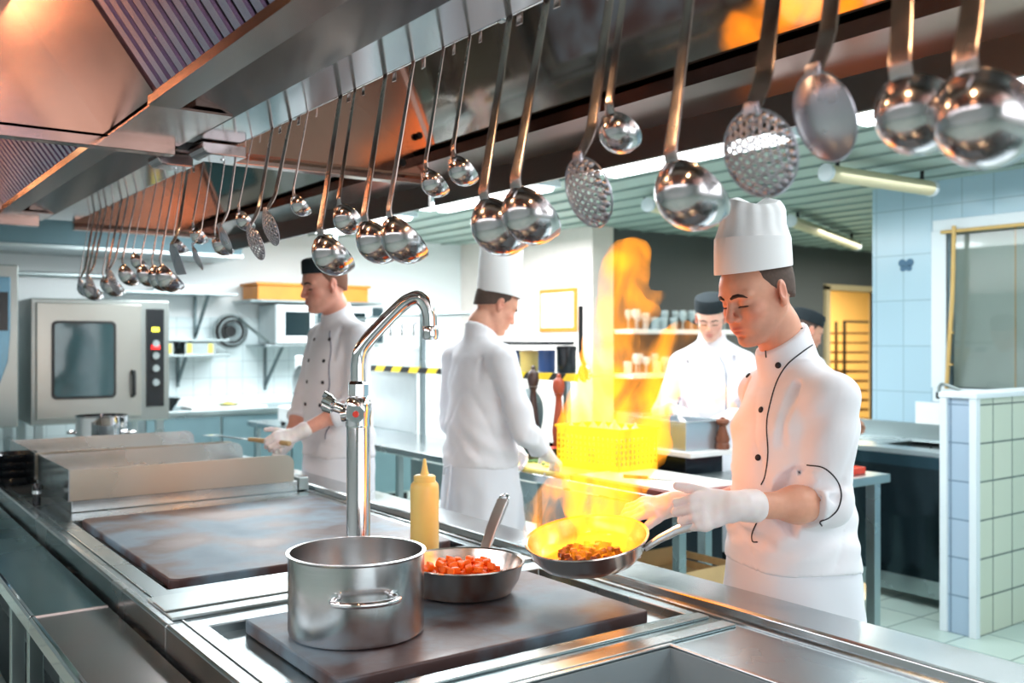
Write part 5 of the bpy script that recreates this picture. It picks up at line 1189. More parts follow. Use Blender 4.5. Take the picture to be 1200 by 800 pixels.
def add_head(F, c, M, s=1.0, fem=False):
    Ml = [list(r) for r in M]
    def p(x, y, z): return tuple(c + M @ Vector((x, y, z)) * s)
    def E(x, y, z, rx, ry, rz, k=0.015, op='add', rot=None):
        m = Ml if rot is None else [list(r) for r in (M @ rot)]
        F.ell(p(x, y, z), (rx * s, ry * s, rz * s), k * s, op, m)
    def C(a, b_, ra, rb, k=0.012, op='add'): F.cone(p(*a), p(*b_), ra * s, rb * s, k * s, op)
    nk = 0.9 if fem else 1.0
    C((-0.028, 0, -0.05), (-0.036, 0, -0.11), 0.052 * nk, 0.055 * nk, 0.02)
    E(-0.014, 0, 0.032, 0.100, 0.078, 0.090)
    E(0.028, 0, -0.035, 0.062, 0.062, 0.082, 0.02)
    E(0.044, 0, 0.030, 0.048, 0.060, 0.050, 0.02)              # forehead
    jw = 0.044 if fem else 0.052
    for q in (-1, 1):
        C((-0.012, q * jw, -0.040), (0.052, q * 0.020, -0.098), 0.022, 0.018, 0.022)
        E(0.056, q * 0.040, -0.026, 0.028, 0.024, 0.022, 0.016)  # cheekbone
        E(0.062, q * 0.026, -0.060, 0.024, 0.022, 0.026, 0.016)
        C((0.083, q * 0.014, 0.020), (0.070, q * 0.048, 0.020), 0.012, 0.010, 0.012)  # brow ridge
    E(0.070, 0, -0.100, 0.024, 0.024, 0.018, 0.018)             # chin
    E(0.072, 0, -0.064, 0.022, 0.028, 0.020, 0.016)             # mouth mound
    for q in (-1, 1):
        E(0.094, q * 0.031, 0.000, 0.019, 0.019, 0.013, 0.010, 'sub')
        E(0.070, q * 0.031, -0.001, 0.0165, 0.017, 0.0145, 0.005)     # lid over eyeball
        E(0.0865, q * 0.031, -0.0095, 0.006, 0.016, 0.0022, 0.003, 'sub') # slit between the lids
    nl = 0.9 if fem else 1.0
    C((0.086, 0, 0.014), (0.086 + 0.022 * nl, 0, -0.030), 0.0075, 0.0095, 0.008)
    E(0.104 if not fem else 0.100, 0, -0.035, 0.0125, 0.0115, 0.0095, 0.006)
    for q in (-1, 1):
        E(0.094, q * 0.0125, -0.038, 0.0115, 0.0072, 0.0075, 0.005)
        E(0.099, q * 0.0065, -0.0455, 0.004, 0.0032, 0.003, 0.002, 'sub')
    E(0.0905, 0, -0.0630, 0.0090, 0.0210, 0.0052, 0.004)
    E(0.0890, 0, -0.0735, 0.0090, 0.0180, 0.0062, 0.004)
    E(0.0990, 0, -0.0680, 0.0060, 0.0215, 0.0016, 0.002, 'sub')
    E(0.0880, 0, -0.0850, 0.0060, 0.0140, 0.0040, 0.006, 'sub')
    for q in (-1, 1):
        rt = Matrix.Rotation(math.radians(q * 22), 3, 'Z') @ Matrix.Rotation(math.radians(-8), 3, 'Y')
        E(-0.014, q * 0.080, -0.004, 0.0185, 0.007, 0.031, 0.006, 'add', rt)
        E(-0.010, q * 0.0875, 0.001, 0.0105, 0.0055, 0.018, 0.004, 'sub', rt)
        E(-0.008, q * 0.0785, -0.030, 0.009, 0.0065, 0.010, 0.006)
    return p
def head_tone(P, c, M, s, base, stubble=0.0, fem=False):
    L = (P - A_(c)) @ A_([list(r) for r in M]) / s
    x, y, z = L.T; col = np.tile(A_(base), (len(P), 1))
    head = (z > -0.13) & (np.abs(y) < 0.1) & (np.abs(x) < 0.14)
    def g(cx, cy, cz, r, r2=None, r3=None): return np.exp(-(((x - cx) / r) ** 2 + ((np.abs(y) - cy) / (r2 or r)) ** 2 + ((z - cz) / (r3 or r)) ** 2)) * head
    def mixc(cc, w):
        nonlocal col
        col = col * (1 - w[:, None]) + A_(cc) * w[:, None]
    mixc(np.array(lin((214, 118, 100))), 0.45 * np.clip(g(0.105, 0, -0.035, 0.02) + g(0.065, 0.048, -0.03, 0.026) + g(-0.01, .085, 0, .03), 0, 1))
    if stubble: mixc(np.array(lin((150, 118, 108))), stubble * np.clip(g(0.075, 0, -0.10, 0.05, .05, .03) + g(0.03, 0.05, -0.08, 0.05, 0.03, 0.03) + g(0.095, 0, -0.053, .02, .022, .006), 0, 1))
    mixc(np.array(lin((176, 84, 82) if not fem else (190, 76, 84))), 0.8 * np.clip(1.0 * np.maximum(g(0.098, 0, -0.0625, 0.014, 0.022, 0.0055), g(0.096, 0, -0.0735, 0.014, 0.019, 0.006)), 0, 1))
    mixc(np.array(lin((96, 66, 58))), 0.8 * g(0.0885, 0.031, -0.0095, 0.02, 0.017, 0.0028))
    return np.clip(col, 0, 1)
def hand(F, W, d, n, t, curls, s=1.0, infl=0.0, thumb=(0.55, 0.75, 0.25), cuff=None, tcurl=20):
    W = Vector(W); d = Vector(d).normalized(); n = Vector(n); n = (n - d * n.dot(d)).normalized(); t_ = d.cross(n); t = t_ if t_.dot(Vector(t)) > 0 else -t_
    def C(a, b_, ra, rb, k): F.cone(tuple(a), tuple(b_), ra * s + infl, rb * s + infl, k * s)
    offs = (0.030, 0.010, -0.010, -0.029); lens = ((.040, .026, .021), (.044, .029, .022), (.041, .027, .021), (.033, .021, .019)); rad = (.0092, .0095, .0090, .0080)
    base = W + d * 0.012 * s
    C(W - d * 0.03 * s, W + d * 0.01 * s, 0.026, 0.024, 0.02)
    kn = [W + (d * (0.088 - abs(i - 1) * 0.004) + t * offs[i]) * s for i in range(4)]
    for i, K in enumerate(kn):
        C(base + t * offs[i] * 0.55 * s, K - d * 0.012 * s, 0.0165, 0.0125, 0.014)
        C(K - d * 0.016 * s, K, 0.0125, rad[i] + 0.0015, 0.006)
    C(base + t * 0.012 * s + n * 0.006 * s, W + (d * 0.062 + t * 0.018 + n * 0.006) * s, 0.016, 0.012, 0.014)
    for i, K in enumerate(kn):
        a = 0; q = K.copy(); r = rad[i]; cu = curls[i] if isinstance(curls[0], (tuple, list)) else curls
        sp_ = t * (offs[i] * 1.2)
        for j in range(3):
            a += math.radians(cu[j]); v = (d * math.cos(a) + n * math.sin(a)); v = (v + sp_ * (1 - min(1, a))).normalized()
            e = q + v * lens[i][j] * s; C(q, e, r, r * 0.92, 0.0035); q = e; r *= 0.92
    th = (d * thumb[0] + t * thumb[1] + n * thumb[2]).normalized(); q = W + (d * 0.022 + t * 0.022 + n * 0.004) * s
    e = q + th * 0.040 * s; C(q, e, 0.0155, 0.0115, 0.012)
    v = (th * math.cos(math.radians(tcurl)) + (d * .8 + n * .5).normalized() * math.sin(math.radians(tcurl))).normalized(); e2 = e + v * 0.030 * s; C(e, e2, 0.0110, 0.0100, 0.004)
    v = (v * math.cos(math.radians(tcurl)) + (d * .7 + n * .6).normalized() * math.sin(math.radians(tcurl))).normalized(); C(e2, e2 + v * 0.024 * s, 0.0100, 0.0085, 0.003)
    if cuff is not None:
        cd = (Vector(cuff) - W).normalized(); L = 0.055 * s
        F.cone(tuple(W - d * 0.005), tuple(W + cd * L), 0.030 * s + infl, 0.036 * s + infl, 0.012)
def grid_for(pts, m, h, zones=(None, None, None)):
    P = A_([list(p) for p in pts]); lo = P.min(0) - m; hi = P.max(0) + m
    return [axis(float(lo[i]), float(hi[i]), h, zones[i] or ()) for i in range(3)]
def folds(X, Y, Z, amp, z0, z1, ph=0.0):
    m = np.clip((z1 - Z) / 0.12, 0, 1) * np.clip((Z - z0) / 0.05, 0, 1)
    low = np.exp(-((Z - z0 - .10) / .12) ** 2)
    a = np.sin(38 * Z + 16 * Y + 2.5 * np.sin(11 * X + 9 * Y + ph) + ph)
    b = np.sin(24 * Z - 30 * Y + 18 * X + 2 * np.sin(14 * Z + ph))
    c = np.sin(70 * Z + 20 * X - 24 * Y + 3 * np.sin(17 * Y + ph))
    e = 1 - np.abs(np.sin(13 * Z + 19 * X + 11 * Y + 1.5 * np.sin(12 * Y - 9 * X + ph)))      # sharper creases
    return amp * m * (0.45 * a + 0.5 * b + 0.35 * c * (0.3 + low) + 0.9 * e ** 3)
def person(name, label, loc, heading, sp):
    base = lin(sp.get('skin', (226, 164, 138))); fine = sp.get('fine', 0.0045); coarse = sp.get('coarse', 0.011)
    c, M = head_frame(sp['head'], sp.get('yaw', 0), sp.get('pitch', 0), sp.get('roll', 0)); s = sp.get('hs', 1.0)
    sh, el, wr = sp['sh'], sp['el'], sp['wr']
    allp = [c + Vector((0, 0, .16)), (0.12, 0, 0.0), (-0.14, 0, 0)] + sh + el + wr
    zn = ([(c.x - .13, c.x + .14, fine)], [(c.y - .105, c.y + .105, fine)], [(c.z - .14, c.z + .14, fine)])
    g = grid_for(allp, 0.16, coarse, zn); g[2] = axis(0.0, c.z + 0.18, coarse, zn[2])
    F = Field(*g)
    tz = sp.get('tz', 0.0)
    F.loft([(0.84, 0, 0, .10, .15), (1.0 + tz, 0, 0, .09, .12), (1.2 + tz, 0, 0, .085, .105), (1.34 + tz, 0, 0, .085, .125), (1.40 + tz, 0, 0, .055, .09)], 0.03)
    F.cone((0.0, 0, 1.40 + tz), tuple(c + M @ Vector((-0.035, 0, -0.10)) * s), 0.060 * s, 0.055 * s, 0.03)
    for i in (0, 1):
        q = 1 if i == 0 else -1
        F.cone(sh[i], el[i], 0.044, 0.036, 0.015); F.cone(el[i], wr[i], 0.040, 0.0265, 0.012)
        mid = tuple((A_(el[i]) * .68 + A_(wr[i]) * .32)); F.ell(mid, (.043, .043, .043), 0.03)
        F.cone((0, q * .09, .88), (0.02, q * .095, .48), .080, .055, .03); F.cone((0.02, q * .095, .48), (-0.02, q * .10, .07), .054, .038, .02)
        F.ell((0.04, q * .10, .04), (.11, .042, .038), .02)
        hd = sp['hands'][i]
        if hd and not hd.get('glove'): hand(F, wr[i], hd['d'], hd['n'], hd['t'], hd['curl'], hd.get('s', .96))
    add_head(F, c, M, s, sp.get('fem', False))
    root, P, Q = fobj(name, F, SKIN, None, rel=1, colf=lambda P: head_tone(P, list(c), M, s, base, sp.get('stubble', 0), sp.get('fem', False)))
    root.location = loc; root.rotation_euler = (0, 0, math.radians(heading)); tag(root, label, 'person', sp.get('group'))
    def hp(x, y, z): return c + M @ Vector((x, y, z)) * s
    # eyebrows and eyelash lines
    bm = bmesh.new()
    bvh_head = BVHTree.FromPolygons([tuple(p) for p in P], [tuple(int(k) for k in f) for f in Q])
    def onface(y, z, off=0.0):
        o = hp(0.16, y, z); h_, nrm, _, _ = bvh_head.ray_cast(o, (M @ Vector((-1, 0, 0))), 0.3)
        return (h_ if h_ is not None else hp(0.09, y, z)) + (M @ Vector((1, 0, 0))) * off
    for q in (-1, 1):
        tube(bm, [onface(q * y, z, -0.0005) for y, z in ((.012, .0175), (.022, .0215), (.034, .0225), (.045, .0185), (.052, .0125))], [x * (0.7 if sp.get('fem') else 1) * s for x in (.0032, .0050, .0048, .0036, .0016)], 8)
    obj('eyebrows', bm, BROW, root, smooth=True)
    bm = bmesh.new()
    for q in (-1, 1): tube(bm, [onface(q * y, z, 0.0) for y, z in ((.017, -.0100), (.024, -.0082), (.031, -.0078), (.039, -.0086), (.047, -.0098))], [x * s for x in (.0012, .0023, .0027, .0025, .0014)], 6)
    obj('eyelashes', bm, BROW, root, smooth=True)
    # short hair at the sides and back
    gh = grid_for([hp(-.12, -.1, -.09), hp(.08, .1, .13), hp(-.12, .1, .13), hp(.08, -.1, -.09)], 0.03, 0.005)
    G = Field(*gh); Ml = [list(r) for r in M]
    G.ell(tuple(hp(-0.016, 0, 0.034)), tuple(x * s for x in (0.1012, 0.0795, 0.0925)), 0.0, 'add', Ml)
    G.cone(tuple(hp(-0.045, 0, -0.02)), tuple(hp(-0.058, 0, -0.075)), .056 * s, .05 * s, 0.03)
    cx, cy, cz = c; Mi = M.transposed()
    def hl(X, Y, Z, k): r = Mi[k]; return (r[0] * (X - cx) + r[1] * (Y - cy) + r[2] * (Z - cz)) / s
    def hairclip(X, Y, Z):
        x, y, z = hl(X, Y, Z, 0), hl(X, Y, Z, 1), hl(X, Y, Z, 2)
        a = x - 0.030 + np.clip(-(z - 0.045) * 0.7, 0, 1) + np.clip((0.005 - z) * 1.5, 0, 1)         # hairline in front recedes down to the ear
        b_ = -(z + 0.062)
        return np.maximum(a, b_) * s
    G.clipz(hairclip)
    obj_h, _, _ = fobj('hair', G, sp.get('hair', HAIR), root, rel=1)
    # ---------------- jacket
    jh = sp.get('jres', 0.009)
    hem = sp.get('hem', 0.93)
    g = grid_for([(0, 0, hem), (0, 0, 1.56 + tz)] + sh + el + [(0.18, .2, hem), (-.18, -.2, hem)], 0.13, jh); g[2] = axis(hem - 0.05, 1.62 + tz, jh)
    J = Field(*g)
    bel = sp.get('belly', 0.0)
    lft = sp.get('lean', 0.0)
    J.loft([(hem - 0.02, lft, 0, .158, .188), (hem + 0.05, lft, 0, .156, .186), (1.06 + tz, .005 + bel + lft, 0, .150 + bel, .178), (1.20 + tz, .008, 0, .138, .176), (1.31 + tz, .004, 0, .128, .180), (1.39 + tz, -.004, 0, .105, .155), (1.44 + tz, -.008, 0, .080, .110), (1.48 + tz, -.006, 0, .062, .080)], 0.03)
    cf = sp.get('cuff', (0.3, 0.3)); cr_ = sp.get('cuffr', 0.058)
    for i in (0, 1):
        q = 1 if i == 0 else -1; S, E_, W_ = A_(sh[i]), A_(el[i]), A_(wr[i]); ce = E_ + (W_ - E_) * cf[i]
        J.cone((0, q * .10, 1.40 + tz), tuple(S), .056, .060, .05)
        J.cone((-.006, q * .055, 1.445 + tz), (S[0], S[1] * .92, S[2] + .012), .036, .050, .04)
        J.cone(tuple(S), tuple(E_), .064, .060, .020); J.cone(tuple(E_), tuple(ce), .061, cr_, .02)
        J.cone(tuple(E_ + (ce - E_) * .75), tuple(ce), cr_ + .002, cr_ + .004, .006)
    for i in (0, 1):
        q = 1 if i == 0 else -1; S, E_, W_ = A_(sh[i]), A_(el[i]), A_(wr[i]); u = (E_ - S) / np.linalg.norm(E_ - S); f = (W_ - E_) / np.linalg.norm(W_ - E_)
        rg = [(.050, q * .118, S[2] + .035), (.092, q * .122, S[2] - .03), (.108, q * .126, S[2] - .10)]
        for a, b_ in zip(rg, rg[1:]): J.cone(a, b_, .010, .010, .014, 'sub')
        rg = [(-x, y, z) for x, y, z in rg]
        for a, b_ in zip(rg, rg[1:]): J.cone(a, b_, .009, .009, .014, 'sub')
        side = np.cross(u, f); side = side / (np.linalg.norm(side) + 1e-6); fr_ = f - u * float(f @ u); fr_ = fr_ / (np.linalg.norm(fr_) + 1e-6)
        for o, r0, a0, a1 in ((-.08, .067, -40, 50), (-.035, .066, 5, 90), (-.03, .065, -110, -20), (.0, .066, -80, 10)):
            c0 = E_ + u * o; pts = [c0 + (fr_ * math.cos(math.radians(a)) + side * math.sin(math.radians(a))) * r0 + u * .02 * math.sin(math.radians(a)) for a in np.linspace(a0, a1, 6)]
            for a, b_ in zip(pts, pts[1:]): J.cone(tuple(a), tuple(b_), .0055, .0055, .010, 'sub')
    for k, (zf, y0_, y1_, dz) in enumerate(((.05, -.16, .02, .03), (.10, .02, .17, -.035), (.15, -.17, -.03, -.03), (.17, .03, .16, .04), (.23, -.12, .05, .02))):
        pts = [(.17 + lft - .9 * abs(yy) ** 2 * 2.2, yy, hem + zf + dz * (yy - y0_) / (y1_ - y0_)) for yy in np.linspace(y0_, y1_, 5)]
        for a, b_ in zip(pts, pts[1:]): J.cone(a, b_, .011, .011, .016, 'sub')
        pts = [(-x, -y, z) for x, y, z in pts]
        for a, b_ in zip(pts, pts[1:]): J.cone(a, b_, .010, .010, .016, 'sub')
    # standing collar around the neck
    nb = Vector((0.002, 0, 1.44 + tz)); ntp = nb + (Vector(c + M @ Vector((-0.04, 0, -0.10)) * s) - nb) * 1.0; nd = (ntp - nb).normalized()
    J.cone(tuple(nb), tuple(nb + nd * sp.get('collar', 0.085)), 0.083, 0.073, 0.015)
    cut = nb + nd * sp.get('collar', 0.085)
    J.clipz(lambda X, Y, Z: np.where((np.abs(X - nb.x) < .12) & (np.abs(Y) < .10) & (Z > 1.46 + tz), (X - cut.x) * sp.get('cslope', .55) + (Z - cut.z) + np.clip(0.0, 0, 1), -1.0))
    J.clipz(lambda X, Y, Z: hem + 0.008 * np.sin(13 * X + 9 * Y) - Z)
    for i in (0, 1):
        E_, W_ = A_(el[i]), A_(wr[i]); d = (W_ - E_) / np.linalg.norm(W_ - E_); ce = E_ + (W_ - E_) * cf[i]
        J.clipz(lambda X, Y, Z: np.where((X - ce[0]) ** 2 + (Y - ce[1]) ** 2 + (Z - ce[2]) ** 2 < .095 ** 2, (X - ce[0]) * d[0] + (Y - ce[1]) * d[1] + (Z - ce[2]) * d[2], -1.0))
    J.warp(lambda X, Y, Z: folds(X, Y, Z, 1.35 * sp.get('fold', .0035), hem, 1.44 + tz, sp.get('ph', 0)))
    jk, JP, JQ = fobj('jacket', J, CLOTH, root, rel=2)
    bv = BVHTree.FromPolygons([tuple(p) for p in JP], [tuple(int(k) for k in f) for f in JQ])
    def cast(o, d, off=0.0):
        h_, n_, _, _ = bv.ray_cast(Vector(o), Vector(d).normalized(), 1.0)
        return (h_ + n_ * off, n_) if h_ is not None else (None, None)
    for (y, z) in sp.get('buttons', ()):
        h_, n_ = cast((0.5, y, z), (-1, 0, 0))
        if h_ is None: continue
        bm = bmesh.new(); r = sp.get('br', .0078); lathe(bm, [(0, -.002), (r, -.001), (r * 1.05, .002), (r * .8, .0042), (r * .3, .005), (0, .005)], 14, Matrix.Translation(h_) @ n_.to_track_quat('Z', 'Y').to_matrix().to_4x4())
        obj('button', bm, PIPING, jk, smooth=True)
    for pth in sp.get('pipes', ()):
        o_dir, pts, rad = pth; L = []
        for p_ in smooth_path([Vector(x) for x in pts], 6):
            h_, n_ = cast(p_, o_dir, 0.0005)
            if h_ is not None: L.append(h_)
        if len(L) > 2: bm = bmesh.new(); tube(bm, L, rad, 6); obj('piping', bm, PIPING if not sp.get('greypipe') else mat('grey_piping', (120, 120, 140), .6), jk, smooth=True)
    Mi3 = Matrix.Rotation(-math.radians(heading), 3, 'Z')
    def pcast(px, py, off=0.0):
        o = Mi3 @ (Vector((0, 0, 1.53)) - Vector(loc)); t_ = Mi3 @ (ray_at(px, py, 4.0) - Vector(loc))
        h_, n_, _, _ = bv.ray_cast(o, (t_ - o).normalized(), 6.0)
        return (h_ + n_ * off, n_) if h_ is not None else (None, None)
    for px, py in sp.get('pbuttons', ()):
        h_, n_ = pcast(px, py)
        if h_ is None: continue
        bm = bmesh.new(); r = .0078; lathe(bm, [(0, -.002), (r, -.001), (r * 1.05, .002), (r * .8, .0042), (r * .3, .005), (0, .005)], 14, Matrix.Translation(h_) @ n_.to_track_quat('Z', 'Y').to_matrix().to_4x4())
        obj('button', bm, PIPING, jk, smooth=True)
    for pts, rad in sp.get('ppipes', ()):
        L = []
        for p_ in smooth_path([(a, b_, 0) for a, b_ in pts], 6):
            h_, n_ = pcast(p_.x, p_.y, 0.0005)
            if h_ is not None and (not L or (h_ - L[-1]).length < .06): L.append(h_)
        if len(L) > 2: bm = bmesh.new(); tube(bm, L, rad, 6); obj('piping', bm, PIPING, jk, smooth=True)
    if sp.get('collarpipe'):
        L = []
        for k in range(25):
            a = math.radians(-172 + 344 * k / 24); dv = Vector((math.cos(a + PI * 0), math.sin(a), 0)); zc = cut.z - (0.072 * math.cos(a)) * sp.get('cslope', .55) - 0.003
            h_, n_ = cast(Vector((cut.x - (0.0), 0, zc - .004)) + dv * 0.3, -dv, 0.001)
            if h_ is not None: L.append(h_)
        if len(L) > 3: bm = bmesh.new(); tube(bm, L, .0022, 6); obj('collar_piping', bm, PIPING, jk, smooth=True)
    # ---------------- legs, apron, shoes
    g = grid_for([(0.2, .22, .05), (-.2, -.22, 1.05)], 0.05, 0.012)
    K = Field(*g)
    K.loft([(0.78, 0, 0, .125, .165), (0.9, 0, 0, .13, .17), (1.0, 0, 0, .125, .160)], .03)
    for q in (-1, 1):
        K.cone((0, q * .088, .86), (0.02, q * .095, .48), .094, .075, .03); K.cone((0.02, q * .095, .48), (-0.02, q * .10, .10), .075, .066, .02)
    K.clipz(lambda X, Y, Z: 0.07 - Z); fobj('trousers', K, sp.get('tmat', TROUS), root, rel=2)
    if sp.get('apron', True):
        g = grid_for([(0.2, .24, .40), (-.2, -.24, 1.04)], 0.05, 0.010)
        K = Field(*g); asc = sp.get('asc', 1.0); zt = sp.get('ztop', hem + 0.03)
        K.loft([(0.42, .01, 0, .190 * asc, .225), (0.6, .008, 0, .182 * asc, .215), (0.82, .004, 0, .168 * asc, .200), (zt - .06, 0, 0, .158, .186), (zt, lft, 0, .152, .180)], .0)
        if sp.get('slit'): K.clipz(lambda X, Y, Z: np.where(X < 0.0, 0.05 * np.clip((0.80 - Z) / .4, 0, 1) - np.abs(Y - sp['slit']) * 0.8 - 0.002, -1.0))
        K.warp(lambda X, Y, Z: 0.006 * np.sin(np.arctan2(Y, X) * 9 + 2 * np.sin(6 * Z)) * np.clip((zt - .02 - Z) / .25, 0, 1) + folds(X, Y, Z, .002, .4, 1.0))
        K.clipz(lambda X, Y, Z: 0.43 - Z); ap, _, _ = fobj('apron', K, APRON, root, rel=2)
        if sp.get('knot'):
            bm = bmesh.new()
            tube(bm, [Vector((-.165 + lft, .0 + .19 * 0, zt - .02)), Vector((-.175 + lft, .03, zt - .03)), Vector((-.17, .05, zt - .06))], .007, 6); tube(bm, [Vector((-.165 + lft, 0, zt - .02)), Vector((-.185 + lft, -.01, zt - .12)), Vector((-.19, .01, zt - .25))], .006, 6)
            obj('tie', bm, APRON, ap, smooth=True)
    for q in (-1, 1):
        bm = bmesh.new(); bmesh.ops.create_uvsphere(bm, u_segments=20, v_segments=12, radius=1)
        for v in bm.verts: v.co = Vector((0.05 + v.co.x * .135, q * .10 + v.co.y * .05 * (1 + .15 * v.co.x), max(0.0, .045 + v.co.z * .055 * (1.2 - .5 * v.co.x))))
        obj('shoe', bm, SHOE, root, smooth=True)
    # ---------------- gloves
    for i in (0, 1):
        hd = sp['hands'][i]
        if not hd or not hd.get('glove'): continue
        W_ = Vector(wr[i]); g = grid_for([W_, W_ + Vector(hd['d']).normalized() * .16], 0.085, hd.get('res', .0045)); G = Field(*g)
        hand(G, W_, hd['d'], hd['n'], hd['t'], hd['curl'], hd.get('s', 1.0), 0.0012, cuff=el[i], thumb=hd.get('thumb', (0.55, 0.75, 0.25)), tcurl=hd.get('tcurl', 20))
        G.warp(lambda X, Y, Z: 0.0008 * np.sin(190 * X + 60 * Z) * np.sin(150 * Y + 80 * Z))
        fobj('glove', G, GLOVE, root, rel=1)
    # ---------------- hats
    if sp.get('hat') == 'toque':
        bm = bmesh.new(); r0 = sp.get('hatr', 0.098) * s; hh = sp.get('hath', 0.20); bh = sp.get('band', 0.085); flare = sp.get('flare', 0.9); NS = 96
        Mh = Matrix.Translation(hp(-0.012, 0, sp.get('hatz', .058))) @ (Matrix.Rotation(math.radians(sp.get('yaw', 0)), 4, 'Z') @ Matrix.Rotation(math.radians(sp.get('hatpitch', sp.get('pitch', 0))), 4, 'Y'))
        rows = [(1.0, -0.004, 0), (1.01, 0, 0), (1.0, bh * .5, 0), (.985, bh, 0), (.965, bh + .001, .2), (flare * .98, bh + (hh - bh) * .35, .8), (flare * .97, bh + (hh - bh) * .7, 1), (flare * .92, hh - .014, 1.1), (flare * .80, hh, 1.2), (flare * .5, hh + .004, 1.5), (.15, hh - .008, 1)]
        rings = []
        for f, z, pl in rows:
            ring = []
            for k in range(NS):
                a = 2 * PI * k / NS; tri = abs(((a * 13 / PI) % 2) - 1) - .5
                fr = f * (1 + .055 * pl * tri + .02 * pl * math.sin(3 * a + 1)); ring.append(bm.verts.new(Mh @ Vector((r0 * 1.04 * fr * math.cos(a), r0 * .90 * fr * math.sin(a), z + pl * .008 * math.sin(2 * a + 2) + (0.012 * math.cos(a) * (-1) if z <= 0 else 0)))))
            rings.append(ring)
        for a_, b_ in zip(rings, rings[1:]):
            for k in range(NS): bm.faces.new([a_[k], a_[(k + 1) % NS], b_[(k + 1) % NS], b_[k]])
        bm.faces.new(rings[-1])
        o = obj('chef_hat', bm, HATM, root, smooth=True)
    elif sp.get('hat') == 'cap':
        bm = bmesh.new(); r0 = .1005 * s; NS = 48
        Mh = Matrix.Translation(hp(-0.014, 0, sp.get('hatz', .045))) @ (M.to_4x4()) @ R(sp.get('captilt', 0), 'Y')
        rows = [(1.0, -.002), (1.025, .0), (1.03, .03), (1.02, .055), (.97, .066), (.8, .073), (.4, .078), (.02, .079)]
        rings = [[bm.verts.new(Mh @ Vector((r0 * 1.03 * f * math.cos(2 * PI * k / NS), r0 * .85 * f * math.sin(2 * PI * k / NS), z))) for k in range(NS)] for f, z in rows]
        for a_, b_ in zip(rings, rings[1:]):
            for k in range(NS): bm.faces.new([a_[k], a_[(k + 1) % NS], b_[(k + 1) % NS], b_[k]])
        bm.faces.new(rings[-1]); obj('cap', bm, CAPM, root, smooth=True)
    root['_c'] = 0; del root['_c']
    return root, jk, cast, hp

def tolocal(wp, loc, heading):
    v = Vector(wp) - Vector(loc); return tuple(Matrix.Rotation(-math.radians(heading), 3, 'Z') @ v)
def todir(wd, heading): return Matrix.Rotation(-math.radians(heading), 3, 'Z') @ Vector(wd)

# --- the chef at right with the flaming pan
L1 = (2.045, 1.585, 0); H_1 = 158
dL = Vector((-0.86, 0.46, -0.14)).normalized(); nL = Vector((0.42, 0.86, -0.26))
WL = GRIP - dL * 0.060 - nL.normalized() * 0.030
WR = ray_at(788, 590, 2.50); dR = ray_at(722, 600, 2.47) - WR
grip = ((50, 85, 50), (54, 86, 50), (58, 86, 50), (62, 84, 50))
EL = ray_at(968, 590, 2.30); ER = ray_at(905, 585, 2.62)
person('person', 'chef in tall white hat and black-buttoned white jacket holding a flaming pan', L1, H_1, dict(
    head=tolocal(ray_at(887, 345, 2.47), L1, H_1), yaw=14, pitch=19, roll=2, hs=1.0, fine=0.0024, coarse=0.009, skin=(226, 164, 138), stubble=.35,
    sh=[(-.012, .170, 1.385), (-.012, -.170, 1.385)], el=[tolocal(EL, L1, H_1), tolocal(ER, L1, H_1)], wr=[tolocal(WL, L1, H_1), tolocal(WR, L1, H_1)],
    hands=[dict(glove=True, d=todir(dL, H_1), n=todir(nL, H_1), t=(0, 0, 1), curl=grip, res=.0026, s=1.06, thumb=(.85, .55, .25), tcurl=14),
           dict(glove=True, d=todir(dR, H_1), n=todir(Vector((-.2, .5, -1)), H_1), t=todir(Vector((-.3, -.5, .5)), H_1), curl=(14, 48, 34), res=.0028, s=1.0, thumb=(.85, .5, .12), tcurl=10)],
    jres=.005, hem=.955, cuff=(.20, .30), cuffr=.062, collar=.104, cslope=.66, fold=.0045, belly=.004,
    pbuttons=[(912, 428), (877, 440), (892, 480), (860, 484.5), (888.5, 536), (856, 535)],
    ppipes=[([(952, 404), (938, 414), (921, 429), (909.5, 449.5), (901, 480), (898.5, 500), (900, 530), (897, 556), (892, 568)], .0018), ([(887, 612), (881.6, 624.5), (882, 634), (888, 635)], .0018),
            ([(941, 384.5), (921, 392), (903, 401), (897.5, 408), (898, 419)], .0018),
            ([(945.7, 544.7), (965, 548), (980, 561.5), (986, 579), (982, 596), (972, 606), (961.4, 611), (963, 615.7)], .0018)],
    hat='toque', hath=.168, band=.078, flare=.86, hatpitch=2, hatz=.066, hatr=.1005, ztop=.975))
# --- chef at left
L3 = (2.01, 4.19, 0)
person('person', 'chef in flat black cap and white jacket working at left behind the faucet', L3, 185, dict(
    head=(.08, .0, 1.795), tz=.165, yaw=-8, pitch=10, hs=1.04, fine=.004, skin=(230, 164, 144), hair=mat('auburn_hair', (120, 78, 60), .8),
    sh=[(-.01, .18, 1.55), (-.01, -.18, 1.55)], el=[(.04, .215, 1.24), (.05, -.23, 1.24)], wr=[(.31, .13, 1.11), (.20, -.16, 1.03)],
    hands=[dict(glove=True, d=(.95, .1, -.18), n=(0, -.8, -.6), t=(0, -.4, 1), curl=(45, 60, 35)), dict(glove=True, d=(.7, .2, -.6), n=(0, .6, -.6), t=(0, 1, .3), curl=(30, 40, 30))],
    hem=.98, cuff=(.42, .42), cuffr=.055, collar=.085, fold=.003, ph=2.0, br=.0085, greypipe=True,
    buttons=[(y + .01, z) for z in (1.54, 1.44, 1.34, 1.235, 1.14) for y in (-.06, .07)],
    pipes=[((-1, 0, 0), [(.5, .06, 1.58), (.5, .10, 1.50), (.5, .112, 1.38), (.5, .112, 1.2), (.5, .11, 1.08)], .003)],
    hat='cap', hatz=.055, captilt=-6, ztop=1.0, asc=.86))
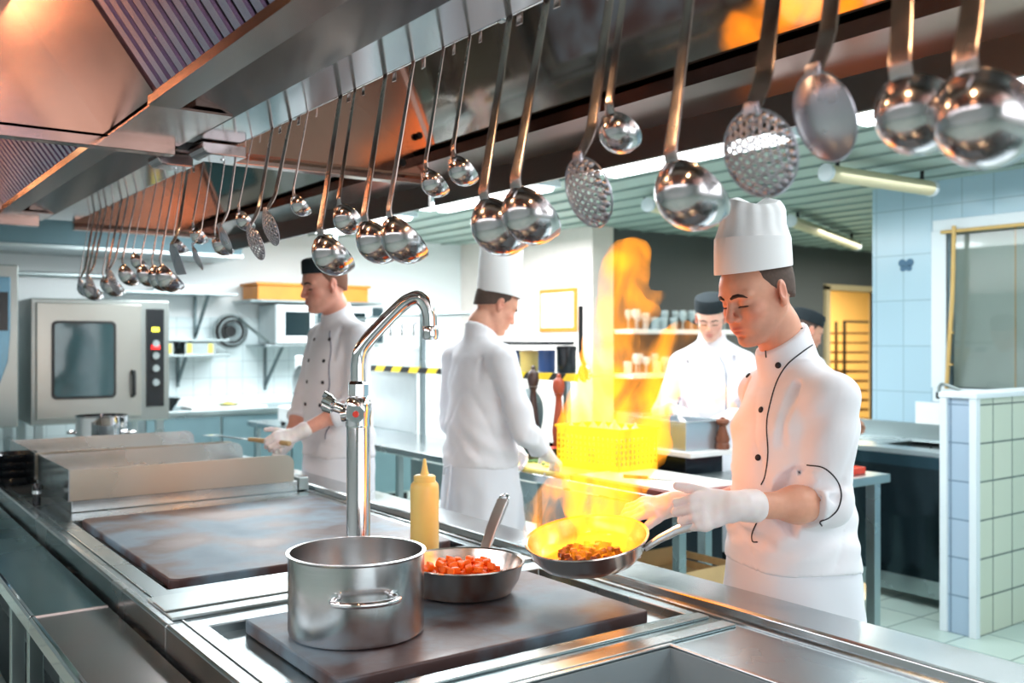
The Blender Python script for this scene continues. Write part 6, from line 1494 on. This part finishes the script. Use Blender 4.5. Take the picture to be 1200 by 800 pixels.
# --- chef with his back turned
L2 = (2.47, 3.66, 0)
person('person', 'chef in tall white hat seen from behind, cutting at the preparation table', L2, 2, dict(
    head=(.075, -.02, 1.695), tz=.07, yaw=-12, pitch=26, hs=1.0, fine=.004, skin=(224, 164, 140),
    sh=[(-.012, .185, 1.45), (-.012, -.185, 1.45)], el=[(.02, .27, 1.14), (.06, -.255, 1.13)], wr=[(.25, .13, 1.03), (.27, -.16, 1.0)],
    hands=[dict(glove=True, d=(.8, -.2, -.55), n=(0, -.3, -1), t=(0, -1, .1), curl=(35, 45, 30)), dict(glove=True, d=(.85, .25, -.5), n=(0, .3, -1), t=(0, 1, .1), curl=(45, 50, 30))],
    hem=.965, cuff=(.55, .62), cuffr=.05, fold=.0045, ph=4.0, hat='toque', hath=.25, band=.235, flare=1.04, hatpitch=4, hatz=.055, hatr=.101, slit=.05, knot=True, tmat=TROUSB, ztop=.99))
# --- woman behind
L4 = (3.93, 3.57, 0)
person('person', 'woman in black cap and white jacket looking down over the steel container', L4, 214, dict(
    head=(.075, .0, 1.655), tz=.045, yaw=4, pitch=24, hs=.94, fem=True, fine=.004, skin=(234, 184, 164), hair=mat('dark_hair', (60, 42, 34), .7),
    sh=[(-.01, .168, 1.41), (-.01, -.168, 1.41)], el=[(.03, .26, 1.15), (.03, -.26, 1.15)], wr=[(.21, .12, 1.15), (.21, -.12, 1.15)],
    hands=[dict(glove=True, d=(.8, -.25, -.2), n=(0, -.2, -1), t=(0, -1, .1), curl=(30, 40, 30), s=.9), dict(glove=True, d=(.8, .25, -.2), n=(0, .2, -1), t=(0, 1, .1), curl=(30, 40, 30), s=.9)],
    hem=.95, cuff=(.40, .40), cuffr=.052, fold=.004, ph=1.0, greypipe=True, pipes=[((-1, 0, 0), [(.5, .05, 1.45), (.5, .085, 1.37), (.5, .09, 1.2), (.5, .09, 1.05)], .003)],
    hat='cap', hatz=.052, captilt=-4, tmat=TROUSB, ztop=.98))
# --- fourth cook behind the front chef
L5 = (4.64, 3.56, 0)
person('person', 'cook in dark cap mostly hidden behind the front chef, facing right', L5, -20, dict(
    head=(.06, 0, 1.59), yaw=0, pitch=20, hs=.98, fine=.005, skin=(214, 160, 136), sh=[(-.01, .19, 1.38), (-.01, -.19, 1.38)], el=[(.05, .24, 1.12), (.05, -.24, 1.12)], wr=[(.28, .12, 1.08), (.28, -.12, 1.08)], tz=-.02,
    hands=[dict(d=(.9, -.2, -.3), n=(0, -.3, -1), t=(0, -1, .1), curl=(30, 40, 30)), dict(d=(.9, .2, -.3), n=(0, .3, -1), t=(0, 1, .1), curl=(30, 40, 30))],
    hem=.9, fold=.004, ph=3.0, hat='cap', hatz=.045, tmat=TROUS))

# spatula in the left chef's hand
gl = Vector(L3) + Matrix.Rotation(math.radians(185), 3, 'Z') @ Vector((.385, .135, 1.085))
t = thing('turning_spatula', 'wooden-handled spatula held over the rear griddle by the left chef', 'spatula', gl)
e = ray_at(250, 510, 4.55) - gl; d_ = e.normalized()
bm = bmesh.new(); tube(bm, [-d_ * .08, d_ * .06, d_ * .22], [.011, .012, .009], 10); obj('handle', bm, PALEWOOD, t, smooth=True)
bm = bmesh.new(); tube(bm, [d_ * .22, d_ * .30, e - d_ * .05], [1, 1, 1], 8, flat=(.008, .003, (0, 0, 1))); tube(bm, [e - d_ * .06, e - d_ * .03, e + d_ * .04], [.5, 1, 1], 8, flat=(.035, .0015, (0, 0, 1))); obj('blade', bm, CHROME, t, smooth=True)

# ================================================================== FLAMES
def flame(name, label, strands, res, strength, loc, wob=0.012, thr=.42, seed=0.0, scale=9.0, k=.02):
    pts = [ray_at(*p[:3]) for st in strands for p in st]
    g = grid_for(pts, .12, res); F = Field(*g)
    for st in strands:
        P_ = [(ray_at(px, py, d), r * d / 1120) for px, py, d, r in st]
        for (a, ra), (b_, rb) in zip(P_, P_[1:]): F.cone(tuple(a), tuple(b_), ra, rb, k)
    F.warp(lambda X, Y, Z: wob * (np.sin(34 * Z + 26 * X + 2.2 * np.sin(31 * Y)) * .6 + np.sin(61 * Y - 40 * Z + 30 * X + seed) * .5 + .35 * np.sin(97 * X + 70 * Z + 50 * Y)))
    F.az = F.az; o, _, _ = fobj(name, F, flame_mat(name + '_fire', strength, thr, seed, scale), None, rel=2)
    o.data.transform(Matrix.Translation(-Vector(loc))); o.location = loc
    tag(o, label, 'flame', 'flames around the held pan'); return o
# strand points: (image column, image row, distance, radius in the same units)
flame('flame', 'tall yellow-orange flame column rising above and behind the held pan', [
    [(705, 640, 2.36, 30), (712, 590, 2.40, 36), (700, 545, 2.46, 44), (704, 500, 2.5, 42), (712, 450, 2.52, 38), (722, 400, 2.52, 34), (728, 350, 2.52, 26), (722, 318, 2.52, 20), (738, 300, 2.52, 21), (752, 318, 2.52, 12)],
    [(745, 560, 2.46, 22), (758, 510, 2.50, 26), (762, 460, 2.52, 28), (770, 415, 2.54, 24), (800, 388, 2.56, 15), (828, 384, 2.58, 7)],
    [(760, 470, 2.52, 20), (790, 450, 2.54, 13), (800, 425, 2.56, 7)],
    [(690, 600, 2.40, 22), (682, 550, 2.44, 24), (676, 500, 2.46, 20), (690, 450, 2.48, 12)],
    [(740, 380, 2.52, 18), (762, 360, 2.54, 12), (778, 345, 2.54, 5)],
    [(668, 600, 2.38, 13), (676, 560, 2.4, 12), (672, 530, 2.42, 6)]], .010, 27.0, ray_at(705, 600, 2.42), thr=.40, scale=8.0)
flame('flame', 'low orange flames licking over the food in the held pan', [
    [(655, 652, 2.30, 15), (690, 650, 2.30, 24), (725, 645, 2.32, 18), (738, 640, 2.33, 10)],
    [(655, 640, 2.36, 22), (636, 625, 2.38, 20), (634, 600, 2.40, 19), (645, 578, 2.42, 13), (654, 560, 2.42, 6)],
    [(675, 640, 2.34, 22), (668, 610, 2.38, 15), (680, 585, 2.40, 10)],
    [(712, 640, 2.34, 20), (722, 610, 2.38, 18), (735, 585, 2.42, 14)],
    [(690, 630, 2.34, 22), (700, 605, 2.36, 20)]], .007, 24.0, ray_at(690, 650, 2.30), wob=.007, thr=.46, seed=3.0, scale=20.0, k=.012)
point('flame_light', tuple(ray_at(700, 590, 2.42)), 0.2, (1.0, 0.55, 0.4), 0.08)
point('flame_light', tuple(ray_at(720, 460, 2.5)), 0.3, (1.0, 0.55, 0.4), 0.08)

flame('flame', 'small pale orange wisp of flame in front of the woman in the cap', [[(835, 478, 2.62, 5), (846, 462, 2.62, 8), (842, 446, 2.62, 7), (828, 440, 2.62, 4), (818, 444, 2.62, 2)], [(846, 462, 2.62, 7), (858, 478, 2.62, 6), (866, 492, 2.62, 3)]], .004, 26.0, ray_at(846, 462, 2.62), wob=.003, thr=.4, seed=9, scale=22, k=.006)
